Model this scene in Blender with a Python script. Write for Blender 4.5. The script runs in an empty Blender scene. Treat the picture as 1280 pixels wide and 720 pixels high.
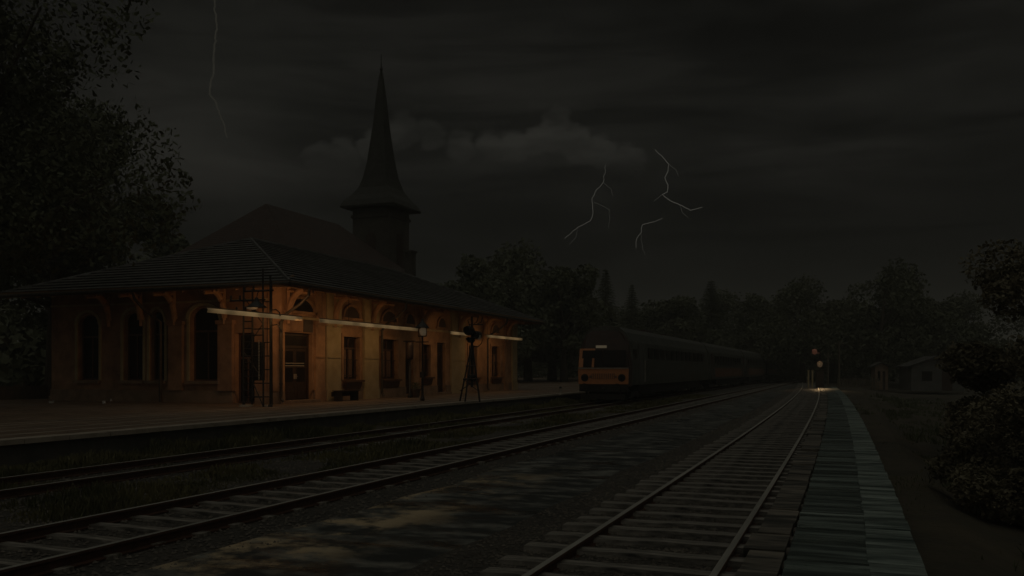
import bpy, math, random
from mathutils import Vector, Matrix, noise
random.seed(7)
R = math.radians
scene = bpy.context.scene
col = scene.collection
TH = math.atan(420/1100); CT, ST = math.cos(TH), math.sin(TH)
F = 1100.0
EYE = 1.88
def spot_at(px, D):
    """ground position (x, y) of a bearing and a distance ahead"""
    r = (px-640)*D/F
    return (r*CT - D*ST, r*ST + D*CT)

# ------------------------------------------------------------- mesh builder
class MB:
    def __init__(s): s.v=[]; s.f=[]
    def add(s, vs, fs):
        b=len(s.v); s.v += [tuple(v) for v in vs]; s.f += [tuple(i+b for i in f) for f in fs]
    def box(s, x0,x1,y0,y1,z0,z1):
        s.add([(x0,y0,z0),(x1,y0,z0),(x1,y1,z0),(x0,y1,z0),(x0,y0,z1),(x1,y0,z1),(x1,y1,z1),(x0,y1,z1)],
              [(0,3,2,1),(4,5,6,7),(0,1,5,4),(1,2,6,5),(2,3,7,6),(3,0,4,7)])
        return s
    def tube(s, pts, rad, n=8, caps=True):
        pts=[Vector(p) for p in pts]
        rads = rad if isinstance(rad,(list,tuple)) else [rad]*len(pts)
        b=len(s.v); up0=None
        for i,p in enumerate(pts):
            a = pts[max(i-1,0)]; c = pts[min(i+1,len(pts)-1)]
            d=(c-a).normalized()
            ref = Vector((0,0,1)) if abs(d.z)<.9 else Vector((1,0,0))
            u=d.cross(ref).normalized(); w=u.cross(d).normalized()
            if up0 is not None and u.dot(up0)<0 : u=-u; w=-w
            up0=u
            for k in range(n):
                t=2*math.pi*k/n
                s.v.append(tuple(p+rads[i]*(math.cos(t)*u+math.sin(t)*w)))
        for i in range(len(pts)-1):
            for k in range(n):
                k2=(k+1)%n
                s.f.append((b+i*n+k,b+i*n+k2,b+(i+1)*n+k2,b+(i+1)*n+k))
        if caps:
            s.f.append(tuple(b+k for k in range(n))); s.f.append(tuple(b+(len(pts)-1)*n+k for k in range(n)))
        return s
    def bar(s, a, b, w):  # square bar
        return s.tube([a,b], w*.7071, 4)
    def lathe(s, prof, cx=0, cy=0, n=16):
        b=len(s.v)
        for (r,z) in prof:
            for k in range(n):
                t=2*math.pi*(k+.5)/n
                s.v.append((cx+r*math.cos(t), cy+r*math.sin(t), z))
        for i in range(len(prof)-1):
            for k in range(n):
                k2=(k+1)%n
                s.f.append((b+i*n+k,b+i*n+k2,b+(i+1)*n+k2,b+(i+1)*n+k))
        s.f.append(tuple(b+k for k in range(n))); s.f.append(tuple(b+(len(prof)-1)*n+k for k in range(n)))
        return s
    def prism_x(s, poly, x0, x1):   # poly in (y,z), extruded along x
        n=len(poly)
        s.add([(x0,y,z) for y,z in poly]+[(x1,y,z) for y,z in poly],
              [tuple(range(n)),tuple(range(n,2*n))]+[(i,(i+1)%n,n+(i+1)%n,n+i) for i in range(n)])
        return s
    def prism_y(s, poly, y0, y1):   # poly in (x,z)
        n=len(poly)
        s.add([(x,y0,z) for x,z in poly]+[(x,y1,z) for x,z in poly],
              [tuple(range(n)),tuple(range(n,2*n))]+[(i,(i+1)%n,n+(i+1)%n,n+i) for i in range(n)])
        return s
    def build(s, name, mat, parent=None, smooth=False, bevel=0):
        me=bpy.data.meshes.new(name); me.from_pydata(s.v,[],s.f)
        import bmesh
        bm=bmesh.new(); bm.from_mesh(me); bmesh.ops.recalc_face_normals(bm,faces=bm.faces); bm.to_mesh(me); bm.free()
        if smooth:
            for p in me.polygons: p.use_smooth=True
        me.materials.append(mat)
        o=bpy.data.objects.new(name,me); col.objects.link(o)
        if parent is not None: o.parent=parent
        if bevel:
            m=o.modifiers.new('bevel','BEVEL'); m.width=bevel; m.segments=2; m.limit_method='ANGLE'
        return o
    def raw(s, name, mat, parent=None):
        me=bpy.data.meshes.new(name); me.from_pydata(s.v,[],s.f); me.materials.append(mat)
        o=bpy.data.objects.new(name,me); col.objects.link(o)
        if parent is not None: o.parent=parent
        return o
def tag(o,label=None,cat=None,group=None,kind=None):
    if label: o['label']=label
    if cat: o['category']=cat
    if group: o['group']=group
    if kind: o['kind']=kind
    return o
def thing(name,label,cat,loc=(0,0,0),rz=0,group=None):
    o=bpy.data.objects.new(name,None); o.empty_display_size=.3; col.objects.link(o)
    o.location=loc; o.rotation_euler=(0,0,rz)
    return tag(o,label,cat,group)
def copy_tree(o,parent=None):
    c=o.copy(); col.objects.link(c)
    if parent is not None: c.parent=parent
    for ch in [x for x in bpy.data.objects if x.parent==o]:
        copy_tree(ch,c)
    return c

# ------------------------------------------------------------- materials
def mat(name, c1, c2=None, rough=.8, scale=3, metal=0, bump=.2, bscale=None, rough2=None, detail=6, stretch=(1,1,1), spec=.5, lo=.35, hi=.65, emit=None, es=0, bdist=.02):
    m=bpy.data.materials.new(name); m.use_nodes=True
    nt=m.node_tree; N=nt.nodes; L=nt.links; b=N['Principled BSDF']
    b.inputs['Roughness'].default_value=rough; b.inputs['Metallic'].default_value=metal
    b.inputs['Specular IOR Level'].default_value=spec
    b.inputs['Base Color'].default_value=(*c1,1)
    tc=N.new('ShaderNodeTexCoord'); mp=N.new('ShaderNodeMapping'); mp.inputs['Scale'].default_value=stretch
    L.new(tc.outputs['Object'],mp.inputs['Vector'])
    if c2:
        n=N.new('ShaderNodeTexNoise'); n.inputs['Scale'].default_value=scale; n.inputs['Detail'].default_value=detail; n.inputs['Roughness'].default_value=.65
        L.new(mp.outputs[0],n.inputs['Vector'])
        cr=N.new('ShaderNodeValToRGB'); cr.color_ramp.elements[0].position=lo; cr.color_ramp.elements[1].position=hi
        cr.color_ramp.elements[0].color=(*c1,1); cr.color_ramp.elements[1].color=(*c2,1)
        L.new(n.outputs['Fac'],cr.inputs[0]); L.new(cr.outputs[0],b.inputs['Base Color'])
        if rough2 is not None:
            n3=N.new('ShaderNodeTexNoise'); n3.inputs['Scale'].default_value=scale*.45; n3.inputs['Detail'].default_value=4
            L.new(mp.outputs[0],n3.inputs['Vector'])
            mr=N.new('ShaderNodeMapRange'); mr.inputs[1].default_value=.42; mr.inputs[2].default_value=.6
            mr.inputs[3].default_value=rough; mr.inputs[4].default_value=rough2
            L.new(n3.outputs['Fac'],mr.inputs[0]); L.new(mr.outputs[0],b.inputs['Roughness'])
    if bump:
        n2=N.new('ShaderNodeTexNoise'); n2.inputs['Scale'].default_value=bscale or scale*6; n2.inputs['Detail'].default_value=5
        L.new(mp.outputs[0],n2.inputs['Vector'])
        bp=N.new('ShaderNodeBump'); bp.inputs['Strength'].default_value=bump; bp.inputs['Distance'].default_value=bdist
        L.new(n2.outputs['Fac'],bp.inputs['Height']); L.new(bp.outputs[0],b.inputs['Normal'])
    if emit:
        b.inputs['Emission Color'].default_value=(*emit,1); b.inputs['Emission Strength'].default_value=es
    return m
M={}
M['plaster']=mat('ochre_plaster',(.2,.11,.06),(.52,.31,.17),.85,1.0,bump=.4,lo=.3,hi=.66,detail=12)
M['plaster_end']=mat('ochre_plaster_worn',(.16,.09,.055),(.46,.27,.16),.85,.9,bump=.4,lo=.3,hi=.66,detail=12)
M['cream']=mat('lamplit_reveal_cream',(.36,.28,.15),(.5,.41,.24),.8,1.8,bump=.2,lo=.3,hi=.7)
M['plinth']=mat('plinth_stone',(.2,.14,.09),(.32,.22,.15),.85,2,bump=.5)
M['timber']=mat('eaves_timber',(.2,.12,.06),(.3,.18,.1),.75,4,stretch=(1,.1,1),bump=.3)
M['darkwood']=mat('dark_painted_wood',(.035,.02,.014),(.06,.035,.022),.55,4,bump=.2)
M['frame']=mat('brown_window_frame',(.09,.045,.028),(.13,.07,.04),.5,6,bump=.15)
M['iron']=mat('dark_iron',(.02,.02,.018),(.045,.038,.03),.55,8,metal=.3,bump=.2)
M['palemetal']=mat('pale_painted_metal',(.35,.31,.25),(.5,.45,.36),.5,6,bump=.1)
M['pipe']=mat('downpipe_zinc',(.045,.04,.032),(.09,.07,.05),.5,5,metal=.4,bump=.1)
M['glass']=mat('dark_window_glass',(.012,.012,.012),(.03,.022,.016),.3,1.5,bump=.05,bscale=2,spec=.2)
M['curtain']=mat('window_curtain',(.22,.13,.09),(.3,.19,.13),.9,6,stretch=(1,4,.2),bump=.3)
M['sky_refl']=M['glass']
M['slate']=None
M['pave']=mat('platform_paving',(.12,.075,.045),(.2,.13,.08),.55,.9,stretch=(1,.35,1),bump=.3,bscale=9,rough2=.8)
M['coping']=mat('platform_coping',(.3,.25,.19),(.45,.38,.3),.6,2.5,bump=.4)
M['platface']=mat('platform_face',(.06,.055,.045),(.11,.1,.08),.85,1.6,bump=.6)
M['soil']=mat('dark_soil',(.03,.028,.018),(.075,.06,.035),.9,.5,bump=.8,bscale=9,bdist=.05)
M['ballast']=None
M['rail']=mat('rail_steel',(.36,.35,.31),(.55,.53,.47),.5,9,metal=.6,bump=.05,stretch=(1,.06,1))
M['railweb']=mat('rusty_rail_side',(.05,.025,.014),(.1,.045,.025),.8,12,bump=.4)
M['sleeper']=mat('wet_sleeper_wood',(.035,.033,.028),(.34,.31,.26),.35,5,stretch=(.35,3,1),bump=.6,bscale=18,rough2=.7)  # pale streaks in the colour stand in for glints on the timber
M['asphalt']=mat('wet_asphalt',(.05,.052,.045),(.11,.11,.095),.75,.8,stretch=(1.3,.45,1),bump=.35,bscale=40,rough2=.2,bdist=.01)
M['warmtan']=mat('warm_sheen_tan',(.15,.11,.07),(.3,.23,.14),.65,1.2,bump=.5,bscale=16,rough2=.35)  # tan mixed for the painted warm reflection on the yard; unassigned
M['walk']=mat('walkway_tarmac',(.022,.036,.03),(.16,.2,.175),.16,1.5,stretch=(.3,2.6,1),bump=.5,bscale=22,rough2=.7,bdist=.012,lo=.44,hi=.6,detail=9)  # sharp teal-pale bands painted in as wet gloss across the tarmac
M['slab']=mat('walkway_slab_pale',(.05,.075,.065),(.3,.36,.32),.3,2.0,stretch=(.35,2.6,1),bump=.6,bscale=20,rough2=.75,lo=.42,hi=.62,detail=9)  # lighter streaks in the slab colour imitate wet sheen
M['slabl']=mat('walkway_slab_brown',(.03,.03,.024),(.24,.21,.165),.4,2.2,stretch=(.4,2.2,1),bump=.6,bscale=20,rough2=.75,lo=.42,hi=.64,detail=9)  # paler streaks here are painted wet glints too
M['grass']=mat('grass_blades',(.05,.055,.018),(.15,.13,.05),.7,.6,bump=0)
M['leafd']=mat('leaves_dark',(.085,.095,.05),(.115,.125,.068),.75,.5,bump=0)
M['leafb']=mat('leaves_brownish',(.13,.115,.07),(.19,.165,.1),.75,.8,bump=0)
M['needle']=mat('needles',(.06,.07,.035),(.1,.11,.055),.75,.5,bump=0)
M['bark']=mat('bark',(.05,.04,.028),(.1,.08,.055),.9,4,stretch=(3,3,.5),bump=.8)
M['orange']=mat('train_orange_paint',(.5,.19,.07),(.6,.25,.1),.45,3,bump=.08)
M['traindark']=mat('train_dark_paint',(.05,.035,.03),(.08,.05,.04),.4,3,bump=.08)
M['trainside']=mat('train_grey_green_paint',(.055,.058,.048),(.1,.1,.085),.5,1.4,bump=.08)
M['trainred']=mat('coach_dull_red_band',(.16,.08,.05),(.22,.11,.07),.5,2,bump=.08)
M['under']=mat('underframe_black',(.015,.013,.011),(.035,.028,.022),.8,5,bump=.3)
M['hallwall']=mat('hall_red_plaster',(.07,.05,.04),(.1,.07,.055),.85,1.2,bump=.3)
M['hallroof']=mat('hall_red_tiles',(.05,.032,.026),(.075,.05,.04),.85,2,bump=.5)
M['towerwall']=mat('tower_plaster',(.06,.052,.042),(.09,.08,.065),.85,1,bump=.3)
M['spire']=mat('spire_sheet_metal',(.03,.03,.025),(.05,.05,.042),.75,2,bump=.2)
M['fence']=mat('weathered_fence_wood',(.1,.085,.06),(.17,.14,.1),.8,6,stretch=(3,3,.4),bump=.4)
M['shedwall']=mat('shed_grey_wall',(.09,.09,.08),(.14,.135,.12),.8,1.5,bump=.3)
M['paper']=mat('crumpled_paper',(.75,.75,.72),None,.7,bump=0)
M['terracotta']=mat('dark_pot',(.05,.035,.025),(.08,.05,.035),.7,5,bump=.2)
M['rock']=mat('ballast_stone',(.06,.052,.042),(.16,.14,.11),.7,2.2,bump=.3)
M['streakglow']=mat('streak_glow',(.5,.4,.25),None,.4,bump=0,emit=(1,.64,.28),es=.1)
def breakup(m,es):  # uneven glow and dim ends painted into the emission
    nt=m.node_tree;N=nt.nodes;L=nt.links;b=N['Principled BSDF']
    tc=N.new('ShaderNodeTexCoord'); n=N.new('ShaderNodeTexNoise'); n.inputs['Scale'].default_value=.9; n.inputs['Detail'].default_value=3; L.new(tc.outputs['Object'],n.inputs['Vector'])
    mr=N.new('ShaderNodeMapRange'); mr.inputs[1].default_value=.35; mr.inputs[2].default_value=.65; mr.inputs[3].default_value=es*.35; mr.inputs[4].default_value=es*1.3; L.new(n.outputs['Fac'],mr.inputs[0])
    g=N.new('ShaderNodeTexCoord'); sp=N.new('ShaderNodeSeparateXYZ'); L.new(g.outputs['Generated'],sp.inputs[0])
    a=N.new('ShaderNodeMapRange'); a.inputs[1].default_value=0; a.inputs[2].default_value=.1; a.inputs[3].default_value=.25; L.new(sp.outputs[1],a.inputs[0])
    c=N.new('ShaderNodeMapRange'); c.inputs[1].default_value=1; c.inputs[2].default_value=.9; c.inputs[3].default_value=.25; L.new(sp.outputs[1],c.inputs[0])
    m1=N.new('ShaderNodeMath'); m1.operation='MULTIPLY'; L.new(a.outputs[0],m1.inputs[0]); L.new(c.outputs[0],m1.inputs[1])
    m2=N.new('ShaderNodeMath'); m2.operation='MULTIPLY'; L.new(m1.outputs[0],m2.inputs[0]); L.new(mr.outputs[0],m2.inputs[1]); L.new(m2.outputs[0],b.inputs['Emission Strength'])
breakup(M['streakglow'],.105)
M['display']=mat('destination_display',(.1,.1,.08),None,.4,bump=0,emit=(1,.8,.5),es=.05)
M['bulb']=mat('lamp_glass',(.5,.4,.3),None,.3,bump=0,emit=(1,.62,.34),es=.035)
M['redbulb']=mat('signal_red_glass',(.3,.1,.06),None,.3,bump=0,emit=(1,.42,.25),es=.03)
M['bolt']=mat('lightning',(.0,.0,.0),None,1,bump=0,emit=(1,.97,.82),es=.055)
M['bolt2']=mat('lightning_faint',(.0,.0,.0),None,1,bump=0,emit=(1,.95,.75),es=.019)
M['bolt3']=mat('lightning_dim_branch',(.0,.0,.0),None,1,bump=0,emit=(1,.97,.82),es=.03)
M['globe']=mat('white_glass_globe',(.6,.55,.45),None,.25,bump=0,emit=(1,.7,.4),es=.03)
M['hedge']=M['leafb']

def tilemat(name,c1,c2,axis_scale):
    m=mat(name,c1,c2,.5,1.5,bump=0,rough2=.75)
    nt=m.node_tree;N=nt.nodes;L=nt.links;b=N['Principled BSDF']
    tc=N.new('ShaderNodeTexCoord'); mp=N.new('ShaderNodeMapping'); mp.inputs['Scale'].default_value=axis_scale
    L.new(tc.outputs['Object'],mp.inputs['Vector'])
    br=N.new('ShaderNodeTexBrick'); br.inputs['Scale'].default_value=1
    br.inputs['Mortar Size'].default_value=.06; br.inputs['Brick Width'].default_value=1; br.inputs['Row Height'].default_value=1
    L.new(mp.outputs[0],br.inputs['Vector'])
    n=N.new('ShaderNodeTexNoise'); n.inputs['Scale'].default_value=12; L.new(tc.outputs['Object'],n.inputs['Vector'])
    ma=N.new('ShaderNodeMath'); ma.operation='MULTIPLY_ADD'; ma.inputs[1].default_value=-1; ma.inputs[2].default_value=0
    L.new(br.outputs['Fac'],ma.inputs[0])
    a2=N.new('ShaderNodeMath'); a2.operation='MULTIPLY_ADD'; a2.inputs[1].default_value=.5
    L.new(n.outputs['Fac'],a2.inputs[0]); L.new(ma.outputs[0],a2.inputs[2])
    bp=N.new('ShaderNodeBump'); bp.inputs['Strength'].default_value=.8; bp.inputs['Distance'].default_value=.03
    L.new(a2.outputs[0],bp.inputs['Height']); L.new(bp.outputs[0],b.inputs['Normal'])
    return m
M['slate']=mat('roof_tiles_wet',(.04,.038,.033),(.1,.096,.085),.45,3,bump=.5,bscale=9,rough2=.7,stretch=(1,.5,1))
M['paverows']=tilemat('platform_tiles',(.12,.08,.05),(.22,.15,.095),(2.2,1.1,1))

# voronoi ballast ground
def asphaltmat():
    m=mat('wet_asphalt_yard',(.02,.023,.02),(.21,.21,.18),.8,2.6,bump=.6,bscale=30,rough2=.2,bdist=.02,lo=.47,hi=.66,detail=12,stretch=(.5,.9,1))  # sharp pale patches in the colour stand in for broken wet glints
    nt=m.node_tree;N=nt.nodes;L=nt.links;b=N['Principled BSDF']
    src=b.inputs['Base Color'].links[0].from_socket
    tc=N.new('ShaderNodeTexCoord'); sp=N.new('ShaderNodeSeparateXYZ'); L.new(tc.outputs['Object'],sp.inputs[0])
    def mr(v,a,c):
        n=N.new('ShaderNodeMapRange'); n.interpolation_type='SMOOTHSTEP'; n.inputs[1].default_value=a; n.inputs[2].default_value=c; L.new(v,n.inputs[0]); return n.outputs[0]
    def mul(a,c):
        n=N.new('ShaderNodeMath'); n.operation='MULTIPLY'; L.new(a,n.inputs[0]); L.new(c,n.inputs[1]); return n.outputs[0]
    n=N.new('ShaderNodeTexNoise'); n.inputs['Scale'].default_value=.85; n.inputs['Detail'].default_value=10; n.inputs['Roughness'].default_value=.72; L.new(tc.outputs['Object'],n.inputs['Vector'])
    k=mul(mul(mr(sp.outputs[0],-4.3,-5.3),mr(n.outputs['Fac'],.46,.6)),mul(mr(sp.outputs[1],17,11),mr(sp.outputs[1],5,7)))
    mx=N.new('ShaderNodeMix'); mx.data_type='RGBA'; L.new(k,mx.inputs[0]); L.new(src,mx.inputs[6]); mx.inputs[7].default_value=(.48,.37,.22,1)  # tan patches paint a warm light reflection onto the wet yard
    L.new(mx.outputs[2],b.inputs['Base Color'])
    return m
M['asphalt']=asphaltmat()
def ballastmat():
    m=bpy.data.materials.new('track_ballast'); m.use_nodes=True
    nt=m.node_tree;N=nt.nodes;L=nt.links;b=N['Principled BSDF']; b.inputs['Roughness'].default_value=.75
    tc=N.new('ShaderNodeTexCoord')
    v=N.new('ShaderNodeTexVoronoi'); v.inputs['Scale'].default_value=17; L.new(tc.outputs['Object'],v.inputs['Vector'])
    n=N.new('ShaderNodeTexNoise'); n.inputs['Scale'].default_value=.9; n.inputs['Detail'].default_value=5; L.new(tc.outputs['Object'],n.inputs['Vector'])
    cr=N.new('ShaderNodeValToRGB'); cr.color_ramp.elements[0].color=(.018,.016,.013,1); cr.color_ramp.elements[1].color=(.085,.075,.058,1)
    mx=N.new('ShaderNodeMath'); mx.operation='MULTIPLY_ADD'; mx.inputs[1].default_value=.5
    sp=N.new('ShaderNodeSeparateColor'); L.new(v.outputs['Color'],sp.inputs[0]); L.new(sp.outputs[0],mx.inputs[0])
    ms=N.new('ShaderNodeMath'); ms.operation='SUBTRACT'; ms.inputs[1].default_value=.2; L.new(n.outputs['Fac'],ms.inputs[0]); L.new(ms.outputs[0],mx.inputs[2])
    L.new(mx.outputs[0],cr.inputs[0]); L.new(cr.outputs[0],b.inputs['Base Color'])
    bp=N.new('ShaderNodeBump'); bp.inputs['Strength'].default_value=1; bp.inputs['Distance'].default_value=.05; bp.invert=True
    L.new(v.outputs['Distance'],bp.inputs['Height']); L.new(bp.outputs[0],b.inputs['Normal'])
    return m
M['ballast']=ballastmat()

# ------------------------------------------------------------- setting
def curve_x(y):                      # the right-hand track bends gently to the left
    return -max(y-4,0)**2/(2*2250)
def strip(name, mat_, cl, cr, z, y0, y1, step=1.0, fx=lambda y:0, jit=0, th=.0):
    n=int((y1-y0)/step)+1; b=MB()
    for i in range(n+1):
        y=y0+(y1-y0)*i/n; o=fx(y)
        jl=jit*noise.noise((y*.35,3.1,0)) ; jr=jit*noise.noise((y*.35,9.7,0))
        b.v += [(cl+o+jl,y,z),(cr+o+jr,y,z)]
        if i: b.f.append((2*i-2,2*i-1,2*i+1,2*i))
    return b.raw(name,mat_)
# ground with gentle unevenness near the camera
g=MB(); xs=[-700,-300,-150,-90,-60]+[-45+i*.6 for i in range(118)]+[40,80,150,300,700]
ys=[-60,-20,-8]+[-3+i*.8 for i in range(120)]+[105,125,160,220,320,500,900]
for y in ys:
    for x in xs:
        z=0
        if -14.9<x<-9.5 and y<110: z=.05*noise.noise((x*.8,y*.5,0))
        if x>1.2 and y<120: z=-.25-.1*min(x-1.2,4)+.12*noise.noise((x*.4,y*.3,5))
        g.v.append((x,y,z))
nx=len(xs)
for j in range(len(ys)-1):
    for i in range(nx-1):
        a=j*nx+i; g.f.append((a,a+1,a+nx+1,a+nx))
tag(g.raw('ground',M['soil']),kind='structure')
tag(strip('ballast_bed',M['ballast'],-13.1,-5.75,.012,-5,230,2,jit=.4),kind='structure')
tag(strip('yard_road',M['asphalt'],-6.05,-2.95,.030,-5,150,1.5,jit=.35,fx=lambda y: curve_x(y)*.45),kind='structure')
tag(strip('track_ballast',M['ballast'],-3.75,-.6,.036,-5,158,1,fx=curve_x,jit=.25),kind='structure')
# left platform
S_END=120
pl=MB(); pl.box(-60,-15.18,-6,240,-.05,.53)
tag(pl.build('platform',M['paverows']),kind='structure')
pf=MB(); pf.box(-15.177,-14.99,-6,240,-.05,.44)
tag(pf.build('platform_front',M['platface']),kind='structure')
cp=MB(); y=-6.
while y<120:
    l=1.1+random.uniform(-.05,.05); cp.box(-15.32,-14.9+random.uniform(-.012,.012),y,y+l-.02,.443,.537+random.uniform(0,.008)); y+=l
tag(cp.build('platform_kerb',M['coping']),kind='structure')
ln=MB(); ln.box(-16.25,-16.13,-6,120,.53,.535)
for q,w_ in ((-17.3,.09),(-18.25,.05),(-19.1,.09),(-19.7,.05)): ln.box(q,q+w_,-6,S_END,.53,.534)
tag(ln.build('platform_line',M['coping']),kind='structure')

# right walkway
wk=MB(); step=1.0
yy=-4.
W_top=.16
tag(strip('walkway',M['walk'],-.52,.2,W_top-.012,-4,92,1,fx=curve_x),kind='structure')
ws=MB(); y=-4.
while y<92:
    l=.62+random.uniform(-.04,.06); o=curve_x(y+l/2); tz=random.uniform(-.006,.012); w=random.uniform(-.03,.04)
    ws.box(.17+o+random.uniform(0,.02),.63+o+w*.35,y,y+l-.012,-.3,W_top+tz); y+=l
tag(ws.build('walkway_slabs',M['slab']),kind='structure')
ws=MB(); y=-4.
while y<92:
    l=.9+random.uniform(-.1,.1); o=curve_x(y+l/2); tz=random.uniform(-.02,.008)
    if random.random()<.93: ws.box(-.93+o+random.uniform(-.02,.05),-.54+o+random.uniform(-.03,.02),y,y+l-.03,-.0,W_top+tz-.01)
    y+=l
tag(ws.build('walkway_edge_slabs',M['slabl']),kind='structure')
# transverse pale strips across the walkway
ws=MB()
for y in (8.2,11.1,14.6,19.4,25,33,44):
    o=curve_x(y); ws.box(-.53+o,.19+o,y,y+random.uniform(.06,.3),W_top-.03,W_top-.004)
tag(ws.build('walkway_cross_strips',M['slab']),kind='structure')
# tarmac underlay side
wu=MB()
n=48
for i in range(n):
    y=-4+i*2; o=curve_x(y); o2=curve_x(y+2)
    wu.add([(-.52+o,y,-.1),(.17+o,y,-.1),(.17+o2,y+2,-.1),(-.52+o2,y+2,-.1),(-.52+o,y,W_top-.02),(.17+o,y,W_top-.02),(.17+o2,y+2,W_top-.02),(-.52+o2,y+2,W_top-.02)],[(0,1,5,4),(0,4,7,3),(1,2,6,5)])
tag(wu.raw('walkway_base',M['platface']),kind='structure')

# ------------------------------------------------------------- tracks
RP=[(-.035,.150),(.035,.150),(.037,.128),(.009,.118),(.009,.045),(.06,.035),(.06,.02),(-.06,.02),(-.06,.035),(-.009,.045),(-.009,.118),(-.037,.128)]
def rail(cx,y0,y1,fx,parent,step):
    n=max(1,int((y1-y0)/step)); k=len(RP); b=MB(); t=MB()
    for i in range(n+1):
        y=y0+(y1-y0)*i/n; o=cx+fx(y)
        for px,pz in RP: b.v.append((o+px,y,pz))
        t.v += [(o-.031,y,.1525),(o+.031,y,.1525)]
        if i:
            for j in range(k): b.f.append(((i-1)*k+j,(i-1)*k+(j+1)%k,i*k+(j+1)%k,i*k+j))
            t.f.append((2*i-2,2*i-1,2*i+1,2*i))
    r=b.build('rail',M['railweb'],parent)
    t.raw('running_surface',M['rail'],r)
def track(label,cx,y0,y1,fx,g,nsl,sl0,step=4,sz=(.13,1.28),zt=.07,off=0):
    t=thing('railway_track',label,'railway track',(0,0,0),0,'railway tracks')
    rail(cx-g/2,y0,y1,fx,t,step); rail(cx+g/2,y0,y1,fx,t,step)
    y=sl0
    protos=[]
    for q in range(4):
        b=MB(); w=sz[0]; h=sz[1]
        # slightly worn, split-ended timber
        n=9; prof=[]
        for i in range(n):
            x=-h+2*h*i/(n-1); dz=random.uniform(-.008,.006); dw=random.uniform(-.01,.01)
            prof.append((x,dw,dz))
        for (x,dw,dz) in prof: b.v += [(x,-w+dw,-.08),(x,w+dw,-.08),(x,w+dw-.012,dz),(x,-w+dw+.012,dz)]
        for i in range(n-1):
            a=4*i
            for j in range(4): b.f.append((a+j,a+(j+1)%4,a+4+(j+1)%4,a+4+j))
        b.f += [(0,1,2,3),(4*n-4,4*n-3,4*n-2,4*n-1)]
        o=b.build('sleeper',M['sleeper'],t); protos.append(o)
    for i in range(nsl):
        if i<4: o=protos[i]
        else:
            o=protos[random.randrange(4)].copy(); col.objects.link(o); o.parent=t
        o.location=(cx+off+fx(y)+random.uniform(-.05,.05),y,zt+random.uniform(-.012,.006))
        o.rotation_euler=(0,random.uniform(-.006,.006),random.uniform(-.02,.02)); y+=.62
    b=MB()
    while y<min(y1,170):
        b.box(cx+fx(y)-sz[1],cx+fx(y)+sz[1],y-sz[0],y+sz[0],-.01,zt); y+=.62
    o=b.build('sleeper_run',M['sleeper'],t); tag(o,kind='stuff')
    return t
zero=lambda y:0
track('single track curving away beside the paved walkway at the right',-1.79,-3,158,curve_x,1.47,100,5.4,2,(.115,1.28),.095)
track('middle track between the wet yard road and the overgrown track',-7.6,-3,230,zero,1.5,100,5.5,4,(.10,.86),.05,off=-.02)
# nearly buried track: only scattered sleepers stick out
track('overgrown track under the train, nearest the station platform',-11.98,-3,240,zero,1.3,40,19,4,(.12,1.2),.03)

# scattered ballast stones (uncountable)
def stones(name,n,f,size):
    b=MB()
    for _ in range(n):
        x,y,z=f(); s=random.uniform(*size)*(1 if y<25 else 1.4)
        vs=[(x+s*random.uniform(.6,1.1)*a,y+s*random.uniform(.6,1.1)*c,z+s*random.uniform(.4,.9)*e) for a,c,e in ((1,0,0),(0,1,0),(-1,0,0),(0,-1,0),(0,0,1))]
        b.add(vs,[(0,1,4),(1,2,4),(2,3,4),(3,0,4)])
    return tag(b.raw(name,M['rock']),'loose ballast stones scattered along the tracks','ballast stones',kind='stuff')
def ydist(a=4,b=60): 
    return a*(b/a)**random.random()
def f1():
    y=ydist(5,70); return (-1.79+curve_x(y)+random.choice((random.uniform(-1.9,-.5),random.uniform(-.6,.6),random.uniform(-1.6,.8))),y,.04)
def f2():
    y=ydist(6,80); return (random.uniform(-13,-5.7),y,.02)
stones('loose_stones',15000,f1,(.014,.034)); o=stones('yard_stones',16000,f2,(.018,.04)); o['label']='stones between the middle and the overgrown tracks'

# grass
def grass(name,label,n,f,h,m='grass'):
    b=MB()
    for _ in range(n):
        x,y,z=f(); k=.5+noise.noise((x*.7,y*.45,2.))*1.1
        if k<.25: continue
        hh=random.uniform(*h)*k; a=random.uniform(0,6.28); w=.006+.0006*y; lean=random.uniform(0,.6)*hh; la=random.uniform(0,6.28)
        dx,dy=math.cos(a)*w,math.sin(a)*w
        mx,my=x+lean*.35*math.cos(la),y+lean*.35*math.sin(la)
        b.add([(x-dx,y-dy,z),(x+dx,y+dy,z),(mx+dx*.7,my+dy*.7,z+hh*.6),(mx-dx*.7,my-dy*.7,z+hh*.6),(x+lean*math.cos(la),y+lean*math.sin(la),z+hh)],[(0,1,2,3),(3,2,4)])
    return tag(b.raw(name,M[m]),label,'grass',kind='stuff')
def tuft(fr):
    st=[None,0]
    def g():
        if st[1]<=0: st[0]=fr(); st[1]=random.randint(8,22)
        st[1]-=1; x,y,z=st[0]; s=.08+.002*y
        return (x+random.gauss(0,s),y+random.gauss(0,s),z)
    return g
grass('trackside_grass','dry weeds between the platform and the overgrown track',42000,tuft(lambda:(min(random.uniform(-14.7,-12.95),-12.9),ydist(9,75),0)),(.12,.42))
grass('middle_weeds','dry weeds between the overgrown and the middle tracks',22000,tuft(lambda:(random.uniform(-10.8,-8.9),ydist(8,65),0)),(.06,.24))
grass('rail_weeds','low weeds within the overgrown track',9000,tuft(lambda:(random.uniform(-12.5,-11.5),ydist(8,44),0)),(.05,.16))
grass('meadow','rough dark meadow to the right of the walkway',36000,tuft(lambda:((lambda q:(q,ydist(4,80),-.3-.1*min(q-1.2,4)))(random.uniform(1.0,14)))),(.15,.45),'leafd')
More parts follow.
